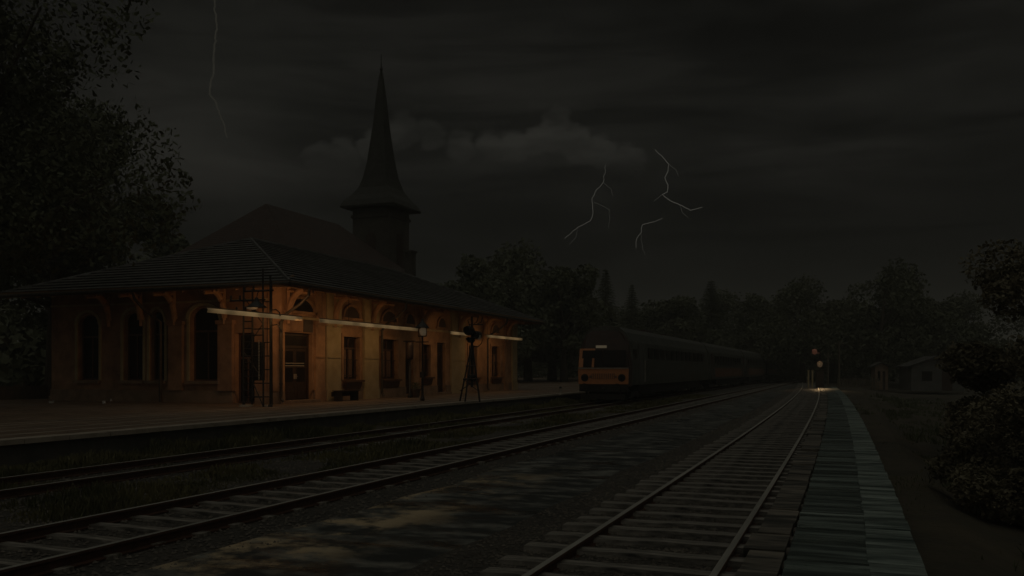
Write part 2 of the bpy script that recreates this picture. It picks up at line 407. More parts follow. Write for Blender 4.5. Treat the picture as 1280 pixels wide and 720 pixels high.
grass('verge_weeds','small weeds along the outer walkway edge',3500,tuft(lambda:((lambda y:(curve_x(y)+random.uniform(.75,1.1),y,-.2))(ydist(5,70)))),(.2,.36),'leafd')

# ------------------------------------------------------------- station
WX=-20.8; S0,S1=29.0,55.2; PZ=.53; WT=5.62; DEPTH=12.0; BX=WX-DEPTH
st=thing('station_building','long low ochre station building with deep eaves beside the platform','station',(0,0,0))
# front wall with openings : list of (y0,y1,z0,z1)
openf=[(29.3,31.2,PZ,3.37),(33.6,34.9,1.42,3.34),(37.0,38.5,1.42,3.34),(39.45,40.35,PZ,3.3),(41.3,42.2,1.5,3.2),(43.1,44.15,PZ,3.35),(47.3,48.5,1.42,3.3),(50.8,52.2,1.42,3.34)]
def wall_y(b,x0,x1,ya,yb,z0,z1,ops):
    y=ya
    for (a,c,za,zb) in sorted(ops):
        b.box(x0,x1,y,a,z0,z1)
        if za>z0+.01: b.box(x0,x1,a,c,z0,za)
        b.box(x0,x1,a,c,zb,z1); y=c
    b.box(x0,x1,y,yb,z0,z1)
def wall_x(b,y0,y1,xa,xb,z0,z1,ops):
    x=xa
    for (a,c,za,zb) in sorted(ops):
        b.box(x,a,y0,y1,z0,z1)
        if za>z0+.01: b.box(a,c,y0,y1,z0,za)
        b.box(a,c,y0,y1,zb,z1); x=c
    b.box(x,xb,y0,y1,z0,z1)
b=MB(); wall_y(b,WX-.35,WX,S0,S1,PZ,WT,openf); b.build('front_wall',M['plaster'],st)
# end wall (faces the viewer); windows given as x ranges
def endx(px): # bearing to x on plane y=S0
    t=(px-640)/F; # c = D(t*CT-ST), s=D(t*ST+CT)
    D=S0/(t*ST+CT); return D*(t*CT-ST)
ew=[(endx(238),endx(274),1.42,4.45),(endx(188),endx(206),1.42,4.35),(endx(155),endx(179),1.42,4.35),(endx(294),endx(318),PZ,3.35),(endx(98),endx(124),1.42,4.3)]
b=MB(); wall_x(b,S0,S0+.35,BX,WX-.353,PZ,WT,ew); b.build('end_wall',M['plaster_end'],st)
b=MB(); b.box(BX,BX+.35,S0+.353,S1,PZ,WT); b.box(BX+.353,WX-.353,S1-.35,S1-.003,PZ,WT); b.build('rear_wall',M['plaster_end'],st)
# plinth
b=MB(); wall_y(b,WX+.003,WX+.07,S0-.07,S1,PZ,1.02,[(29.22,31.28,PZ,1.02),(39.4,40.4,PZ,1.02),(43.05,44.2,PZ,1.02)])
wall_x(b,S0-.07,S0-.003,BX,WX,PZ,1.02,[(endx(292),endx(320),PZ,1.02)]); b.build('plinth',M['plinth'],st)
# string course
b=MB(); wall_y(b,WX+.003,WX+.05,S0-.05,S1,3.93,4.03,[]); wall_x(b,S0-.05,S0-.003,BX,WX,4.62,4.7,[]); b.build('string_course',M['cream'],st)
# interior floor + dark back so that nothing shows through
b=MB(); b.box(BX+.4,WX-.9,S0+.9,S1-.5,PZ,WT-.3); b.build('inner_rooms',M['darkwood'],st)
# pilasters
def pilaster(y0,y1,d=.12,m='cream'):
    b=MB(); b.box(WX+.004,WX+d,y0,y1,1.03,3.75); b.box(WX+.004,WX+d+.05,y0-.06,y1+.06,3.753,3.92)
    b.box(WX+.004,WX+d+.04,y0-.03,y1+.03,PZ,1.027)
    b.box(WX+d+.002,WX+d+.03,y0+.04,y1-.04,2.38,2.46)
    b.box(WX+.004,WX+d+.02,y0-.02,y1+.02,4.05,5.3)
    b.build('pilaster',M[m],st)
for a in ((32.15,33.25),(35.25,36.55),(44.75,46.6),(54.3,55.15)): pilaster(*a)
for a in ((31.35,32.05),(41.0,41.2),(52.9,53.5)): pilaster(*a,d=.08,m='plaster')
# corner pier
b=MB(); b.box(WX-.5,WX+.09,S0-.09,S0-.004,1.03,5.3); b.build('corner_pier',M['plaster'],st)
for q in (222,284): 
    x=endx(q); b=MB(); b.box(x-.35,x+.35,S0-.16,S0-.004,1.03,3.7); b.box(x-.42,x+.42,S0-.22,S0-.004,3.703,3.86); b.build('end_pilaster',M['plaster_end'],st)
# windows
def arch_pts(r,h,n=12): return [(r*math.cos(math.pi*i/n),h*math.sin(math.pi*i/n)) for i in range(n+1)]
def window(y0,y1,z0,z1,lunette=True):
    f=MB(); x=WX-.16; w=.07
    f.box(x-.05,x+.02,y0+.002,y0+w,z0,z1); f.box(x-.05,x+.02,y1-w,y1-.002,z0,z1)
    f.box(x-.05,x+.02,y0+w,y1-w,z1-w,z1-.002); f.box(x-.05,x+.02,y0+w,y1-w,z0+.002,z0+w)
    m=(y0+y1)/2; zt=z1-.5
    f.box(x-.05,x+.02,y0+w,y1-w,zt-.03,zt+.03); f.box(x-.045,x+.022,m-.035,m+.035,z0+w,zt-.031); f.box(x-.045,x+.015,m-.02,m+.02,zt+.031,z1-w)
    fr=f.build('window',M['frame'],st)
    p=MB(); p.box(x-.04,x-.03,y0+w,y1-w,z0+w,z1-w); p.build('pane',M['glass'],fr)
    c=MB()
    for (a,d) in ((y0+.12,m-.14),(m+.12,y1-.3)):
        n=10
        for i in range(n):
            ya=a+(d-a)*i/n; yb=a+(d-a)*(i+1)/n; k=.03*(i%2)
            c.box(x-.028,x-.02+k*.3,ya,yb,z0+.12,zt-.06)
    c.build('curtain',M['curtain'],fr)
    s=MB(); s.box(WX+.075,WX+.26,y0-.14,y1+.14,z0-.1,z0-.01); s.prism_y([(WX+.075,z0-.103),(WX+.2,z0-.103),(WX+.13,z0-.36),(WX+.075,z0-.42)],y0-.02,y1+.02); s.build('sill',M['frame'],fr)
    t=MB(); t.box(WX+.003,WX+.05,y0-.16,y0-.02,z0,z1+.0); t.box(WX+.003,WX+.05,y1+.02,y1+.16,z0,z1+.0); t.box(WX+.003,WX+.07,y0-.18,y1+.18,z1+.003,z1+.15); t.build('surround',M['plaster'],fr)
    # window guard bars
    gg=MB()
    for i in range(5):
        y=y0+.15+(y1-y0-.3)*i/4; gg.tube([(WX-.05,y,z0+.02),(WX-.05,y,z0+.9)],.009,5)
    gg.bar((WX-.05,y0+.02,z0+.9),(WX-.05,y1-.02,z0+.9),.025); gg.bar((WX-.05,y0+.02,z0+.2),(WX-.05,y1-.02,z0+.2),.02)
    gg.build('guard_rail',M['iron'],fr)
for (a,c,za,zb) in openf:
    if za>1: window(a,c,za,zb)
# blind arches (lunettes) over openings
def lunette(y0,y1,z,h,dark):
    m=(y0+y1)/2; r=(y1-y0)/2
    pts=arch_pts(r,h); b=MB(); 
    b.prism_x([(m+p[0],z+p[1]) for p in pts],WX+.004,WX+.02)
    o=b.build('lunette',M['glass'] if dark else M['hallwall'],st)
    t=MB()
    for i in range(len(pts)-1):
        a,c=pts[i],pts[i+1]; k=1.16
        t.prism_x([(m+a[0],z+a[1]),(m+c[0],z+c[1]),(m+c[0]*k,z+c[1]*k+.02),(m+a[0]*k,z+a[1]*k+.02)],WX+.003,WX+.09)
    t.box(WX+.003,WX+.1,y0-.2,y1+.2,z-.1,z-.003)
    t.build('arch_moulding',M['plaster'],o)
lunette(29.45,31.25,4.25,.5,True)
for (a,c) in ((33.6,34.95),(37.0,38.5),(39.4,40.4),(43.1,44.2),(50.8,52.2)): lunette(a,c,4.2,.5,False)
# doors
def door(y0,y1,z1,leaves=2,glass=True):
    x=WX-.2; d=MB(); d.box(x-.06,x+.03,y0+.003,y0+.1,PZ+.003,z1-.003); d.box(x-.06,x+.03,y1-.1,y1-.003,PZ+.003,z1-.003); d.box(x-.06,x+.03,y0+.1,y1-.1,z1-.12,z1-.003)
    d.box(x-.06,x+.03,y0+.1,y1-.1,z1-.62,z1-.52)
    fr=d.build('door',M['darkwood'],st)
    w=(y1-y0-.2)/leaves
    for i in range(leaves):
        a=y0+.1+i*w+.006; c=a+w-.012; l=MB()
        l.box(x-.04,x,a,a+.1,PZ+.02,z1-.63); l.box(x-.04,x,c-.1,c,PZ+.02,z1-.63)
        l.box(x-.04,x,a+.1,c-.1,PZ+.02,PZ+.85); l.box(x-.04,x,a+.1,c-.1,z1-.75,z1-.63); l.box(x-.04,x,a+.1,c-.1,1.95,2.0)
        l.box(x+.002,x+.015,a+.16,c-.16,PZ+.18,PZ+.7)
        lo=l.build('door_leaf',M['darkwood'],fr)
        h=MB(); hy=c-.05 if i==0 and leaves==2 else a+.05; h.box(x,x+.05,hy-.015,hy+.015,1.5,1.7); h.tube([(x+.05,hy,1.6),(x+.05,hy+.09,1.6)],.012,6); h.build('door_handle',M['palemetal'],fr)
        g=MB(); g.box(x-.025,x-.018,a+.1,c-.1,PZ+.85,z1-.75); g.build('door_pane',M['glass'],fr)
    g=MB(); g.box(x-.025,x-.018,y0+.1,y1-.1,z1-.52,z1-.12); g.build('fanlight',M['glass'],fr)
    s=MB(); s.box(WX-.33,WX+.35,y0-.1,y1+.1,PZ,PZ+.12); s.build('step',M['plinth'],fr)
door(29.3,31.2,3.37,2); door(39.45,40.35,3.3,1); door(43.1,44.15,3.35,1)
b=MB()  # pale notice strips on main door glass
for z in (2.02,2.12): b.box(WX-.19,WX-.186,29.6,30.9,z,z+.035)
b.build('door_notice',M['palemetal'],st)
# framed board above main door (lighter panel)
b=MB(); b.box(WX+.004,WX+.03,30.55,31.2,3.42,4.05); b.build('transom_panel',M['darkwood'],st)
b=MB(); b.box(WX+.004,WX+.04,29.3,30.5,3.42,4.05); b.build('name_panel',M['plaster'],st)
# end-wall windows with arched heads and deep reveals
def end_window(x0,x1,z0,z1,door_=False):
    y=S0+.22; f=MB(); w=.07
    f.box(x0+.003,x0+w,y,y+.06,z0,z1-.003); f.box(x1-w,x1-.003,y,y+.06,z0,z1-.003); f.box(x0+w,x1-w,y,y+.06,z1-.1,z1-.003); f.box(x0+w,x1-w,y,y+.06,z0+.003,z0+w)
    m=(x0+x1)/2; zt=z1-1.0
    f.box(x0+w,x1-w,y-.005,y+.06,zt-.04,zt+.04); f.box(m-.03,m+.03,y-.01,y+.06,z0+w,zt-.041)
    fr=f.build('window' if not door_ else 'door',M['frame'],st)
    p=MB(); p.box(x0+w,x1-w,y+.03,y+.04,z0+w,z1-.1); p.build('pane',M['glass'],fr)
    if not door_:
        s=MB(); s.box(x0-.12,x1+.12,S0-.2,S0-.075,z0-.12,z0-.01); s.build('sill',M['plinth'],fr)
        t=MB(); r=(x1-x0)/2
        for sx in (-1,1):   # arch spandrels closing the head
            pts=[(m+sx*r*.995,z1-.55)]+[(m+sx*r*math.cos(a),z1-.55+.5*math.sin(a)) for a in [math.pi/2*i/6 for i in range(7)]]+[(m,z1-.004),(m+sx*r*.995,z1-.004)]
            t.prism_y(pts,S0+.02,S0+.2)
        t.build('arch_head',M['plaster_end'],fr)
        t=MB(); t.box(x0-.14,x0-.02,S0-.06,S0-.004,z0,z1-.5); t.box(x1+.02,x1+.14,S0-.06,S0-.004,z0,z1-.5)
        n=10
        for i in range(n):
            a0=math.pi*i/n; a1=math.pi*(i+1)/n
            q=lambda a,k:(m+(r*k+ (k-1)*.0)*math.cos(a)*1.0, z1-.5+.52*k*math.sin(a))
            t.prism_y([q(a0,1.03),q(a1,1.03),q(a1,1.26),q(a0,1.26)],S0-.09,S0-.004)
        t.build('surround',M['cream'],fr)  # cream colour stands in for the lamplit edges of the reveals
for i,(a,c,za,zb) in enumerate(sorted(ew)): end_window(a,c,za,zb,za<1)
# roof : hip, overhang 1.4, pitch 22
OV=1.4; ez=5.03; rt=.13
x0,x1=BX-OV,WX+OV; y0,y1=S0-OV,S1+OV; run=(x1-x0)/2; rz=ez+run*math.tan(R(22))
cx=(x0+x1)/2
def roofpoint(x,y,z): return (x,y,z)
# tiled slopes built as overlapping courses
def slope(b,A,B,C,D,n,hh=.055):      # A-B eave, D-C ridge side, stepped courses
    A,B,C,D=map(Vector,(A,B,C,D)); nrm=(B-A).cross(D-A).normalized()
    if nrm.z<0: nrm=-nrm
    for i in range(n):
        t0=i/n; t1=(i+1)/n
        p0=A.lerp(D,t0); p1=B.lerp(C,t0); p2=B.lerp(C,t1); p3=A.lerp(D,t1)
        h=nrm*hh; lo=nrm*.004
        b.add([p0+h,p1+h,p2+lo,p3+lo,p0,p1],[(0,1,2,3),(4,5,1,0)])
rf=MB(); e=[(x0,y0,ez+rt),(x1,y0,ez+rt),(x1,y1,ez+rt),(x0,y1,ez+rt)]; r0=(cx,y0+run,rz+rt); r1=(cx,y1-run,rz+rt)
slope(rf,e[1],e[2],r1,r0,18); slope(rf,e[3],e[0],r0,r1,18); slope(rf,e[0],e[1],r0,r0,18); slope(rf,e[2],e[3],r1,r1,18)
ro=rf.build('roof',M['slate'],st)
b=MB(); b.tube([e[1],r0],.09,6); b.tube([e[0],r0],.09,6); b.tube([r0,r1],.1,6); b.tube([e[2],r1],.09,6); b.build('ridge_tiles',M['slate'],ro)
# soffit (boarded underside) and fascia
b=MB(); sl=math.tan(R(22))
iz=ez+OV*sl
b.add([(x1,y0,ez),(x1,y1,ez),(WX-.1,S1+.1,ez+(OV+.1)*sl),(WX-.1,S0-.1+.0,ez+(OV+.1)*sl)],[(0,1,2,3)])
b.add([(x0,y0,ez),(x1,y0,ez),(WX-.1,S0+.1,ez+(OV+.1)*sl),(BX+.1,S0+.1,ez+(OV+.1)*sl)],[(0,1,2,3)])
b.add([(x0,y1,ez),(x1,y1,ez),(WX-.1,S1-.1,ez+(OV+.1)*sl),(BX+.1,S1-.1,ez+(OV+.1)*sl)],[(0,1,2,3)])
b.build('soffit',M['timber'],ro)
b=MB(); b.box(x1-.0,x1+.04,y0,y1,ez-.07,ez+rt+.02); b.box(x0,x1,y0-.04,y0,ez-.07,ez+rt+.02); b.box(x0,x1,y1,y1+.04,ez-.07,ez+rt+.02); b.build('fascia',M['timber'],ro)
b=MB(); b.tube([(x1+.1,y0-.1,ez+.05),(x1+.1,y1,ez+.0)],.07,8); b.tube([(x1+.1,y0-.1,ez+.05),(x0,y0-.1,ez+.0)],.07,8); b.build('gutter',M['pipe'],ro)
# rafters and long purlin under the front eave
b=MB(); y=S0+.2
while y<S1+1.2:
    b.add([(x1-.03,y-.05,ez-.01),(x1-.03,y+.05,ez-.01),(WX,y+.05,iz-.02),(WX,y-.05,iz-.02),(x1-.03,y-.05,ez-.13),(x1-.03,y+.05,ez-.13),(WX,y+.05,iz-.15),(WX,y-.05,iz-.15)],[(0,1,2,3),(4,7,6,5),(0,4,5,1),(1,5,6,2),(3,2,6,7),(0,3,7,4)]); y+=.85
x=BX-1
while x<WX+1.2:
    b.add([(x-.05,y0+.03,ez-.01),(x+.05,y0+.03,ez-.01),(x+.05,S0,iz-.02),(x-.05,S0,iz-.02),(x-.05,y0+.03,ez-.13),(x+.05,y0+.03,ez-.13),(x+.05,S0,iz-.15),(x-.05,S0,iz-.15)],[(0,1,2,3),(4,7,6,5),(0,4,5,1),(1,5,6,2),(3,2,6,7),(0,3,7,4)]); x+=.85
b.box(WX+.75,WX+.87,S0-1.2,S1+1.2,ez+.0,ez+.12); b.box(BX-1,WX+.74,S0-.87,S0-.75,ez+.0,ez+.12)
b.build('rafters',M['timber'],ro)
# curved timber eave brackets
def bracket(px,py,dx,dy):
    b=MB(); n=8; pts=[]
    for i in range(n+1):
        a=math.pi/2*i/n; d=.75*(1-math.cos(a)); z=3.95+ (ez-.02-3.95)*math.sin(a)
        pts.append((px+dx*(d+.08),py+dy*(d+.08),z))
    b.tube(pts,.13,8)
    b.tube([(px+dx*.06,py+dy*.06,3.7),(px+dx*.06,py+dy*.06,5.2)],.08,4)
    b.tube([(px+dx*.06,py+dy*.06,ez-.02),(px+dx*1.25,py+dy*1.25,ez-.16)],.07,4)
    b.build('eave_bracket',M['plaster'],st)
for y in (S0+.3,32.7,35.9,41.1,45.7,49.3,53.2): bracket(WX+.1,y,1,0)
for px in (284,222,180,140): bracket(endx(px),S0-.12,0,-1)
# downpipes
def downpipe(y,xx=WX+.22,zb=PZ+.1):
    b=MB(); b.tube([(x1+.1,y+.0,ez-.02),(x1+.08,y,ez-.3),(x1-.3,y,ez-.62),(xx+.25,y,ez-.98),(xx,y,ez-1.3),(xx,y,zb+.15),(xx+.1,y,zb)],.06,8)
    for z in (1.3,2.6,3.7): b.tube([(xx,y,z),(xx,y,z+.05)],.078,8)
    o=b.build('downpipe',M['pipe'],st)
for y in (36.68,49.75): downpipe(y)
downpipe(28.75)
b=MB(); xx=endx(207); yy=S0-.3
b.tube([(xx-.35,y0-.06,ez),(xx-.3,y0,ez-.3),(xx-.2,y0+.4,ez-.7),(xx,yy,ez-1.2),(xx,yy,PZ+.02)],.065,8); b.build('downpipe',M['pipe'],st)
# chimney on roof
b=MB(); b.box(-27.3,-26.8,51.7,52.3,7.4,9.6); b.box(-27.38,-26.72,51.62,52.38,9.603,9.72); b.build('chimney',M['towerwall'],ro)

# ------------------------------------------------------------- light streaks, built as made-up strip lamps below the eave
def streak_lamp(label,y0_,y1_,x=-19.28,z=3.79,power=0,hang=True,down=0,endlight=0):  # a streak of light given a made-up lamp body with housing and hangers
    t=thing('streak_lamp',label,'lamp',(x,(y0_+y1_)/2,z),0,'light streaks built as strip lamps along the platform side')
    h=(y1_-y0_)/2
    b=MB(); b.add([(-.06,-h,.075),(.05,-h,.075),(.05,h,.075),(-.06,h,.075),(-.06,-h,.11),(.05,-h,.11),(.05,h,.11),(-.06,h,.11)],[(0,3,2,1),(4,5,6,7),(0,1,5,4),(1,2,6,5),(2,3,7,6),(3,0,4,7)]); b.build('housing',M['timber'],t)
    b=MB(); n=max(2,int(2*h/1.0))
    prof=[(.045,.072),(.072,.03),(.07,-.03),(.04,-.075),(.03,-.07),(.058,-.028),(.06,.022),(.035,.06)]
    b.prism_y(prof,-h+.02,h-.02); b.build('glow_strip',M['streakglow'],t)
    if hang:
        k=-h+.3
        while k<h:
            b=MB(); b.tube([(0,k,.11),(0,k,1.13)],.008,5); k+=(2*h-.6)/max(1,round((2*h-.6)/2.2)); b.build('added_hanger',M['iron'],t)
    for power,down,nm in ((power,down,'lower_fill'),(power*.26,-12,'upper_fill')) if power else ():  # added fill lights for wall, platform and soffit, stronger than the visible strip
        L=bpy.data.lights.new(nm,'AREA'); L.shape='RECTANGLE'; L.size=.09; L.size_y=2*h-.1; L.energy=power; L.color=(1,.54,.2)
        o=bpy.data.objects.new(nm,L); col.objects.link(o); o.parent=t; o.location=(-.065 if down<0 else .0,0,.09 if down<0 else .01)
        o.rotation_euler=(0,R(90-down),0)  # faces -x tilted down
    if endlight:      # added fill light, aimed at the end wall to brighten it
        L=bpy.data.lights.new('end_fill','AREA'); L.shape='RECTANGLE'; L.size=1.2; L.size_y=.08; L.energy=endlight; L.color=(1,.5,.2)
        o=bpy.data.objects.new('end_fill',L); col.objects.link(o); o.parent=t; o.location=(-.1,h-.7,-.02); o.rotation_euler=Vector((-.75,.65,-.1)).to_track_quat('-Z','Z').to_euler()
    return t
streak_lamp('light streak built as a strip lamp, crossing the lattice mast at the station corner',22.9,28.2,power=8,hang=False,down=80,endlight=13)
streak_lamp('longest light streak, built as a strip lamp under the eave over the main door and first windows',29.3,37.8,power=15,down=82)
streak_lamp('short light streak built as a strip lamp under the eave behind the tripod signal',41.4,43.7,power=4.3,down=82)
streak_lamp('light streak built as a strip lamp under the far end of the eave',46.3,52.2,power=10,down=82)

# ------------------------------------------------------------- lattice mast
mx_,my_=spot_at(322,32.2)
MZ=.6
t=thing('lattice_mast','dark iron lattice mast with crossarms and lamp in front of the station corner','mast',(mx_,my_,PZ))
W=.42; H=4.1
for sx,sy in ((-1,-1),(1,-1),(1,1),(-1,1)):
    b=MB(); b.bar((sx*W*1.05,sy*W*.6,0),(sx*W,sy*W*.6,H+(.9 if (sx,sy)==(1,-1) else .25 if sx<0 else .5)),.06); b.build('leg',M['iron'],t)
def brace(a,c,w):
    b=MB(); b.bar(a,c,w); b.build('brace',M['iron'],t)
for k in range(15):
    z=.35+k*.25; brace((-W,-W*.6,z),(W if k%3==0 else -.02,-W*.6,z),.03)
    if k%2==0: brace((-W,W*.6,z),(W,W*.6,z),.03)
for a,c in ((-W,.05),(W,-.05)): brace((a,-W*.6,.05),(c,-W*.6,.95),.035)
for k in range(3): brace((-W if k%2 else W,-W*.6,1.0+k),(W if k%2 else -W,-W*.6,2.0+k),.025)
b=MB(); b.bar((-.02,-W*.6,.3),(-.02,-W*.6,H),.035); b.build('ladder_rail',M['iron'],t)
for z,l0,l1 in ((4.2,-.4,.9),(3.87,-1.0,.55),(3.45,-.75,.2)):
    b=MB(); b.bar((l0,-W*.7,z),(l1,-W*.7,z),.05)
    for q in (l0+.05,l0+.45,l1-.1): b.lathe([(.02,z),(.045,z+.06),(.03,z+.1),(.045,z+.14),(.015,z+.2)],q,-W*.7,8)
    b.build('crossarm',M['iron'],t)
b=MB(); b.lathe([(.03,3.35+MZ),(.06,3.32+MZ),(.1,3.2+MZ),(.34,3.02+MZ),(.36,2.98+MZ),(.3,2.99+MZ)],.3,-.45,14); b.build('lamp_shade',M['iron'],t)
b=MB(); b.lathe([(.2,2.985+MZ),(.19,2.95+MZ),(.12,2.92+MZ),(.02,2.91+MZ)],.1,-.45,12); b.build('lamp_glass',M['globe'],t)
b=MB(); b.tube([(.3,-.45,3.33+MZ),(.3,-.4,4.1),(.28,-.3,4.2)],.02,6); b.build('lamp_bracket',M['iron'],t)
b=MB(); b.box(-.06,.26,-.16,.08,.95,2.35); b.build('cable_box',M['iron'],t)
b=MB(); 
for k in range(26): b.box(.3,.34,-.36,-.33,1.0+k*.055,1.03+k*.055)
b.build('cable_chain',M['palemetal'],t)
b=MB(); b.lathe([(.26,0),(.26,.06),(.2,.07)],-.35,-.2,12); b.lathe([(.2,0),(.2,.05),(.1,.06)],.35,.1,12); b.build('foot_plate',M['palemetal'],t)
# thin guard posts beside mast
lx,ly=spot_at(338,31.9)
t=thing('tall_pole','thin dark pole just right of the lattice mast, reaching up to the eave','pole',(lx,ly,PZ))
b=MB(); b.tube([(0,0,0),(0,0,4.75)],.04,8); b.build('shaft',M['iron'],t)
b=MB(); b.tube([(0,0,3.5),(.25,0,3.52),(.4,0,3.4),(.42,0,3.28)],.022,6); b.tube([(0,0,2.95),(.3,0,2.98),(.45,0,2.78),(.48,0,2.7)],.022,6); b.build('hook_arm',M['iron'],t)
b=MB(); b.lathe([(.09,0),(.08,.08),(.05,.1)],0,0,10); b.build('base',M['iron'],t)

# ------------------------------------------------------------- platform lamp post
lx,ly=spot_at(528,38.2)
t=thing('lamp_post','slim platform lamp post with dark bell shade and pale globe','street lamp',(lx,ly,PZ))
b=MB(); b.lathe([(.1,0),(.1,.12),(.06,.2),(.045,.9),(.06,.92),(.04,.98),(.035,2.7),(.05,2.72),(.03,2.8)],0,0,12); b.build('post',M['iron'],t,True)
b=MB(); b.lathe([(.03,3.55),(.05,3.5),(.08,3.42),(.2,3.3),(.3,3.18),(.31,3.15),(.25,3.16)],0,0,16); b.build('lamp_shade',M['iron'],t,True)
b=MB(); b.lathe([(.06,2.82),(.13,2.88),(.16,3.0),(.14,3.1),(.09,3.17)],0.03,0,16); b.build('globe',M['globe'],t,True)
b=MB(); b.tube([(-.2,0,2.8),(-.2,0,3.2)],.015,6); b.tube([(.2,0,2.8),(.2,0,3.2)],.015,6); b.bar((-.2,0,2.8),(.2,0,2.8),.03); b.bar((-.34,0,2.55),(.3,0,2.55),.03); b.build('lamp_cage',M['iron'],t)
b=MB(); b.box(-.1,.1,-.05,.05,1.0,1.25); b.build('switch_box',M['iron'],t)

lx,ly=spot_at(512,42.3)
t=thing('lantern_post','short post carrying a dark drum-shaped lantern before the narrow door','street lamp',(lx,ly,PZ))
b=MB(); b.lathe([(.1,0),(.1,.1),(.055,.15),(.05,1.8)],0,0,10); b.build('post',M['iron'],t,True)
b=MB(); b.lathe([(.06,1.8),(.17,1.85),(.19,2.0),(.19,2.5),(.15,2.62),(.05,2.68)],0,0,14); b.build('lantern',M['darkwood'],t,True)
b=MB(); b.bar((-.35,0,2.72),(.3,0,2.72),.035); b.build('crossarm',M['iron'],t)
px_,py_=spot_at(519,42.6)
t=thing('flower_pot','dark pot with low green plant at the foot of the lantern post','plant pot',(px_,py_,PZ))
b=MB(); b.lathe([(.18,0),(.26,.34),(.29,.35),(.29,.42),(.22,.41)],0,0,14); b.build('pot',M['terracotta'],t)
b=MB()
for _ in range(260):
    a=random.uniform(0,6.28); r=random.uniform(0,.26); z=.4+random.uniform(0,.3); s=.05; x,y=r*math.cos(a),r*math.sin(a); q=[random.uniform(-s,s) for _ in range(6)]
    b.add([(x,y,z),(x+q[0],y+q[1],z+s),(x+q[2],y+q[3],z+q[4])],[(0,1,2)])
b.raw('leaves',M['leafd'],t)

# ------------------------------------------------------------- tripod signal
tx,ty=-15.62,36.2
D_=15.62*ST+36.2*CT
lx,ly=spot_at(590,37.2); 
t=thing('tripod_signal','dark tripod signal with splayed legs and clustered lamp heads at the platform edge','signal',(lx,ly,PZ))
for k,(fx,fy) in enumerate(((-.52,-.1),(.48,-.3),(.15,.5),(-.12,-.45))):
    b=MB(); b.tube([(fx,fy,0.0),(fx*.55,fy*.55,1.1),(fx*.1,fy*.1,2.25)],[.035,.035,.03],6); b.build('leg',M['iron'],t)
for a,c,w_ in (((-.2,-.2,1.5),(.2,-.2,1.5),.035),((-.42,-.3,.45),(.3,-.2,.95),.025),((.42,-.3,.45),(-.3,-.2,.95),.025),((-.3,-.25,.95),(.32,-.25,.95),.05),((-.3,-.07,.95),(.1,.27,.95),.04),((.3,-.18,.95),(.1,.27,.95),.04)):
    b=MB(); b.bar(a,c,w_); b.build('leg_brace',M['iron'],t)
b=MB(); b.lathe([(.16,1.0),(.18,1.02),(.18,1.12),(.12,1.14)],0,-.05,10); b.build('collar',M['iron'],t)
b=MB(); b.tube([(0,0,.6),(0,0,2.3),(0,0,3.6)],[.05,.06,.04],8); b.build('mast',M['iron'],t)
for (x,z,r) in ((-.14,3.0,.2),(.2,2.8,.18),(-.06,2.6,.12)):
    b=MB(); b.v=[]; n=14
    b.tube([(x,.18,z),(x,-.12,z)],r,n); b.tube([(x,-.12,z+.02),(x,-.3,z+.03)],[r*.8,r*.72],n,False); o=b.build('lamp_head',M['iron'],t)
    b=MB(); b.tube([(x,-.121,z),(x,-.14,z)],[r*.6,r*.4],n); b.build('lens',M['glass'],o)
b=MB(); b.box(.3,.38,-.1,.05,2.62,2.8); b.build('side_lamp',M['palemetal'],t)
b=MB(); b.tube([(-.1,0,3.2),(-.2,0,3.45),(-.05,0,3.5),(.0,0,3.3)],.018,6); b.tube([(.1,0,3.3),(.22,0,3.35),(.3,0,3.6)],.018,6); b.tube([(.25,0,3.28),(.42,0,3.35),(.5,0,3.58)],.018,6); b.bar((-.15,0,3.25),(.5,0,3.25),.03)
b.tube([(.05,0,2.35),(.3,-.1,2.3),(.48,-.1,2.45),(.52,-.1,2.6)],.018,6); b.build('scroll_arms',M['iron'],t)

# bench, boxes, litter, small bollard
bx_,by_=WX+.55,33.0
t=thing('bench','low dark bench against the pale pilaster by the main door','bench',(bx_,by_,PZ))
for k in range(3):
    b=MB(); b.box(-.22+k*.15,-.09+k*.15,-.8,.8,.42,.46); b.build('seat_slat',M['darkwood'],t)
for yq in (-.65,.65):
    b=MB(); b.box(-.2,.18,yq-.04,yq+.04,0,.418); b.build('leg',M['iron'],t)
b=MB(); b.box(-.27,-.24,-.8,.8,.2,.4); b.build('stretcher',M['darkwood'],t)
px_,py_=spot_at(700.5,47.5)
t=thing('bollard','small pale bollard at the platform edge beside the train','bollard',(px_,py_,PZ))
b=MB(); b.lathe([(.1,0),(.09,.05),(.06,.08),(.055,.34)],0,0,12); b.build('post',M['palemetal'],t); b=MB(); b.lathe([(.075,.34),(.08,.38),(.05,.43),(.02,.44)],0,0,12); b.build('cap',M['iron'],t)
def paper(px,D,s,lab,z=0):
    x,y=spot_at(px,D); b=MB()
    n=10
    for i in range(3):
        pts=[(s*math.cos(6.28*k/n)*random.uniform(.6,1.1),s*.6*math.sin(6.28*k/n)*random.uniform(.6,1.1),.02+.04*i+random.uniform(0,.05)) for k in range(n)]
        b.add(pts+[(0,0,.12)],[(k,(k+1)%n,n) for k in range(n)])
    o=b.build('paper_scrap',M['paper'],None); o.location=(x,y,PZ+.003); tag(o,lab,'paper','pale scraps of paper on the dark end of the platform')
paper(64,34,.14,'larger pale paper scrap on the dark platform at far left'); paper(130,34,.09,'small pale paper scrap on the platform before the end wall')
paper(139,36.5,.06,'tiniest paper scrap close to the station end wall')

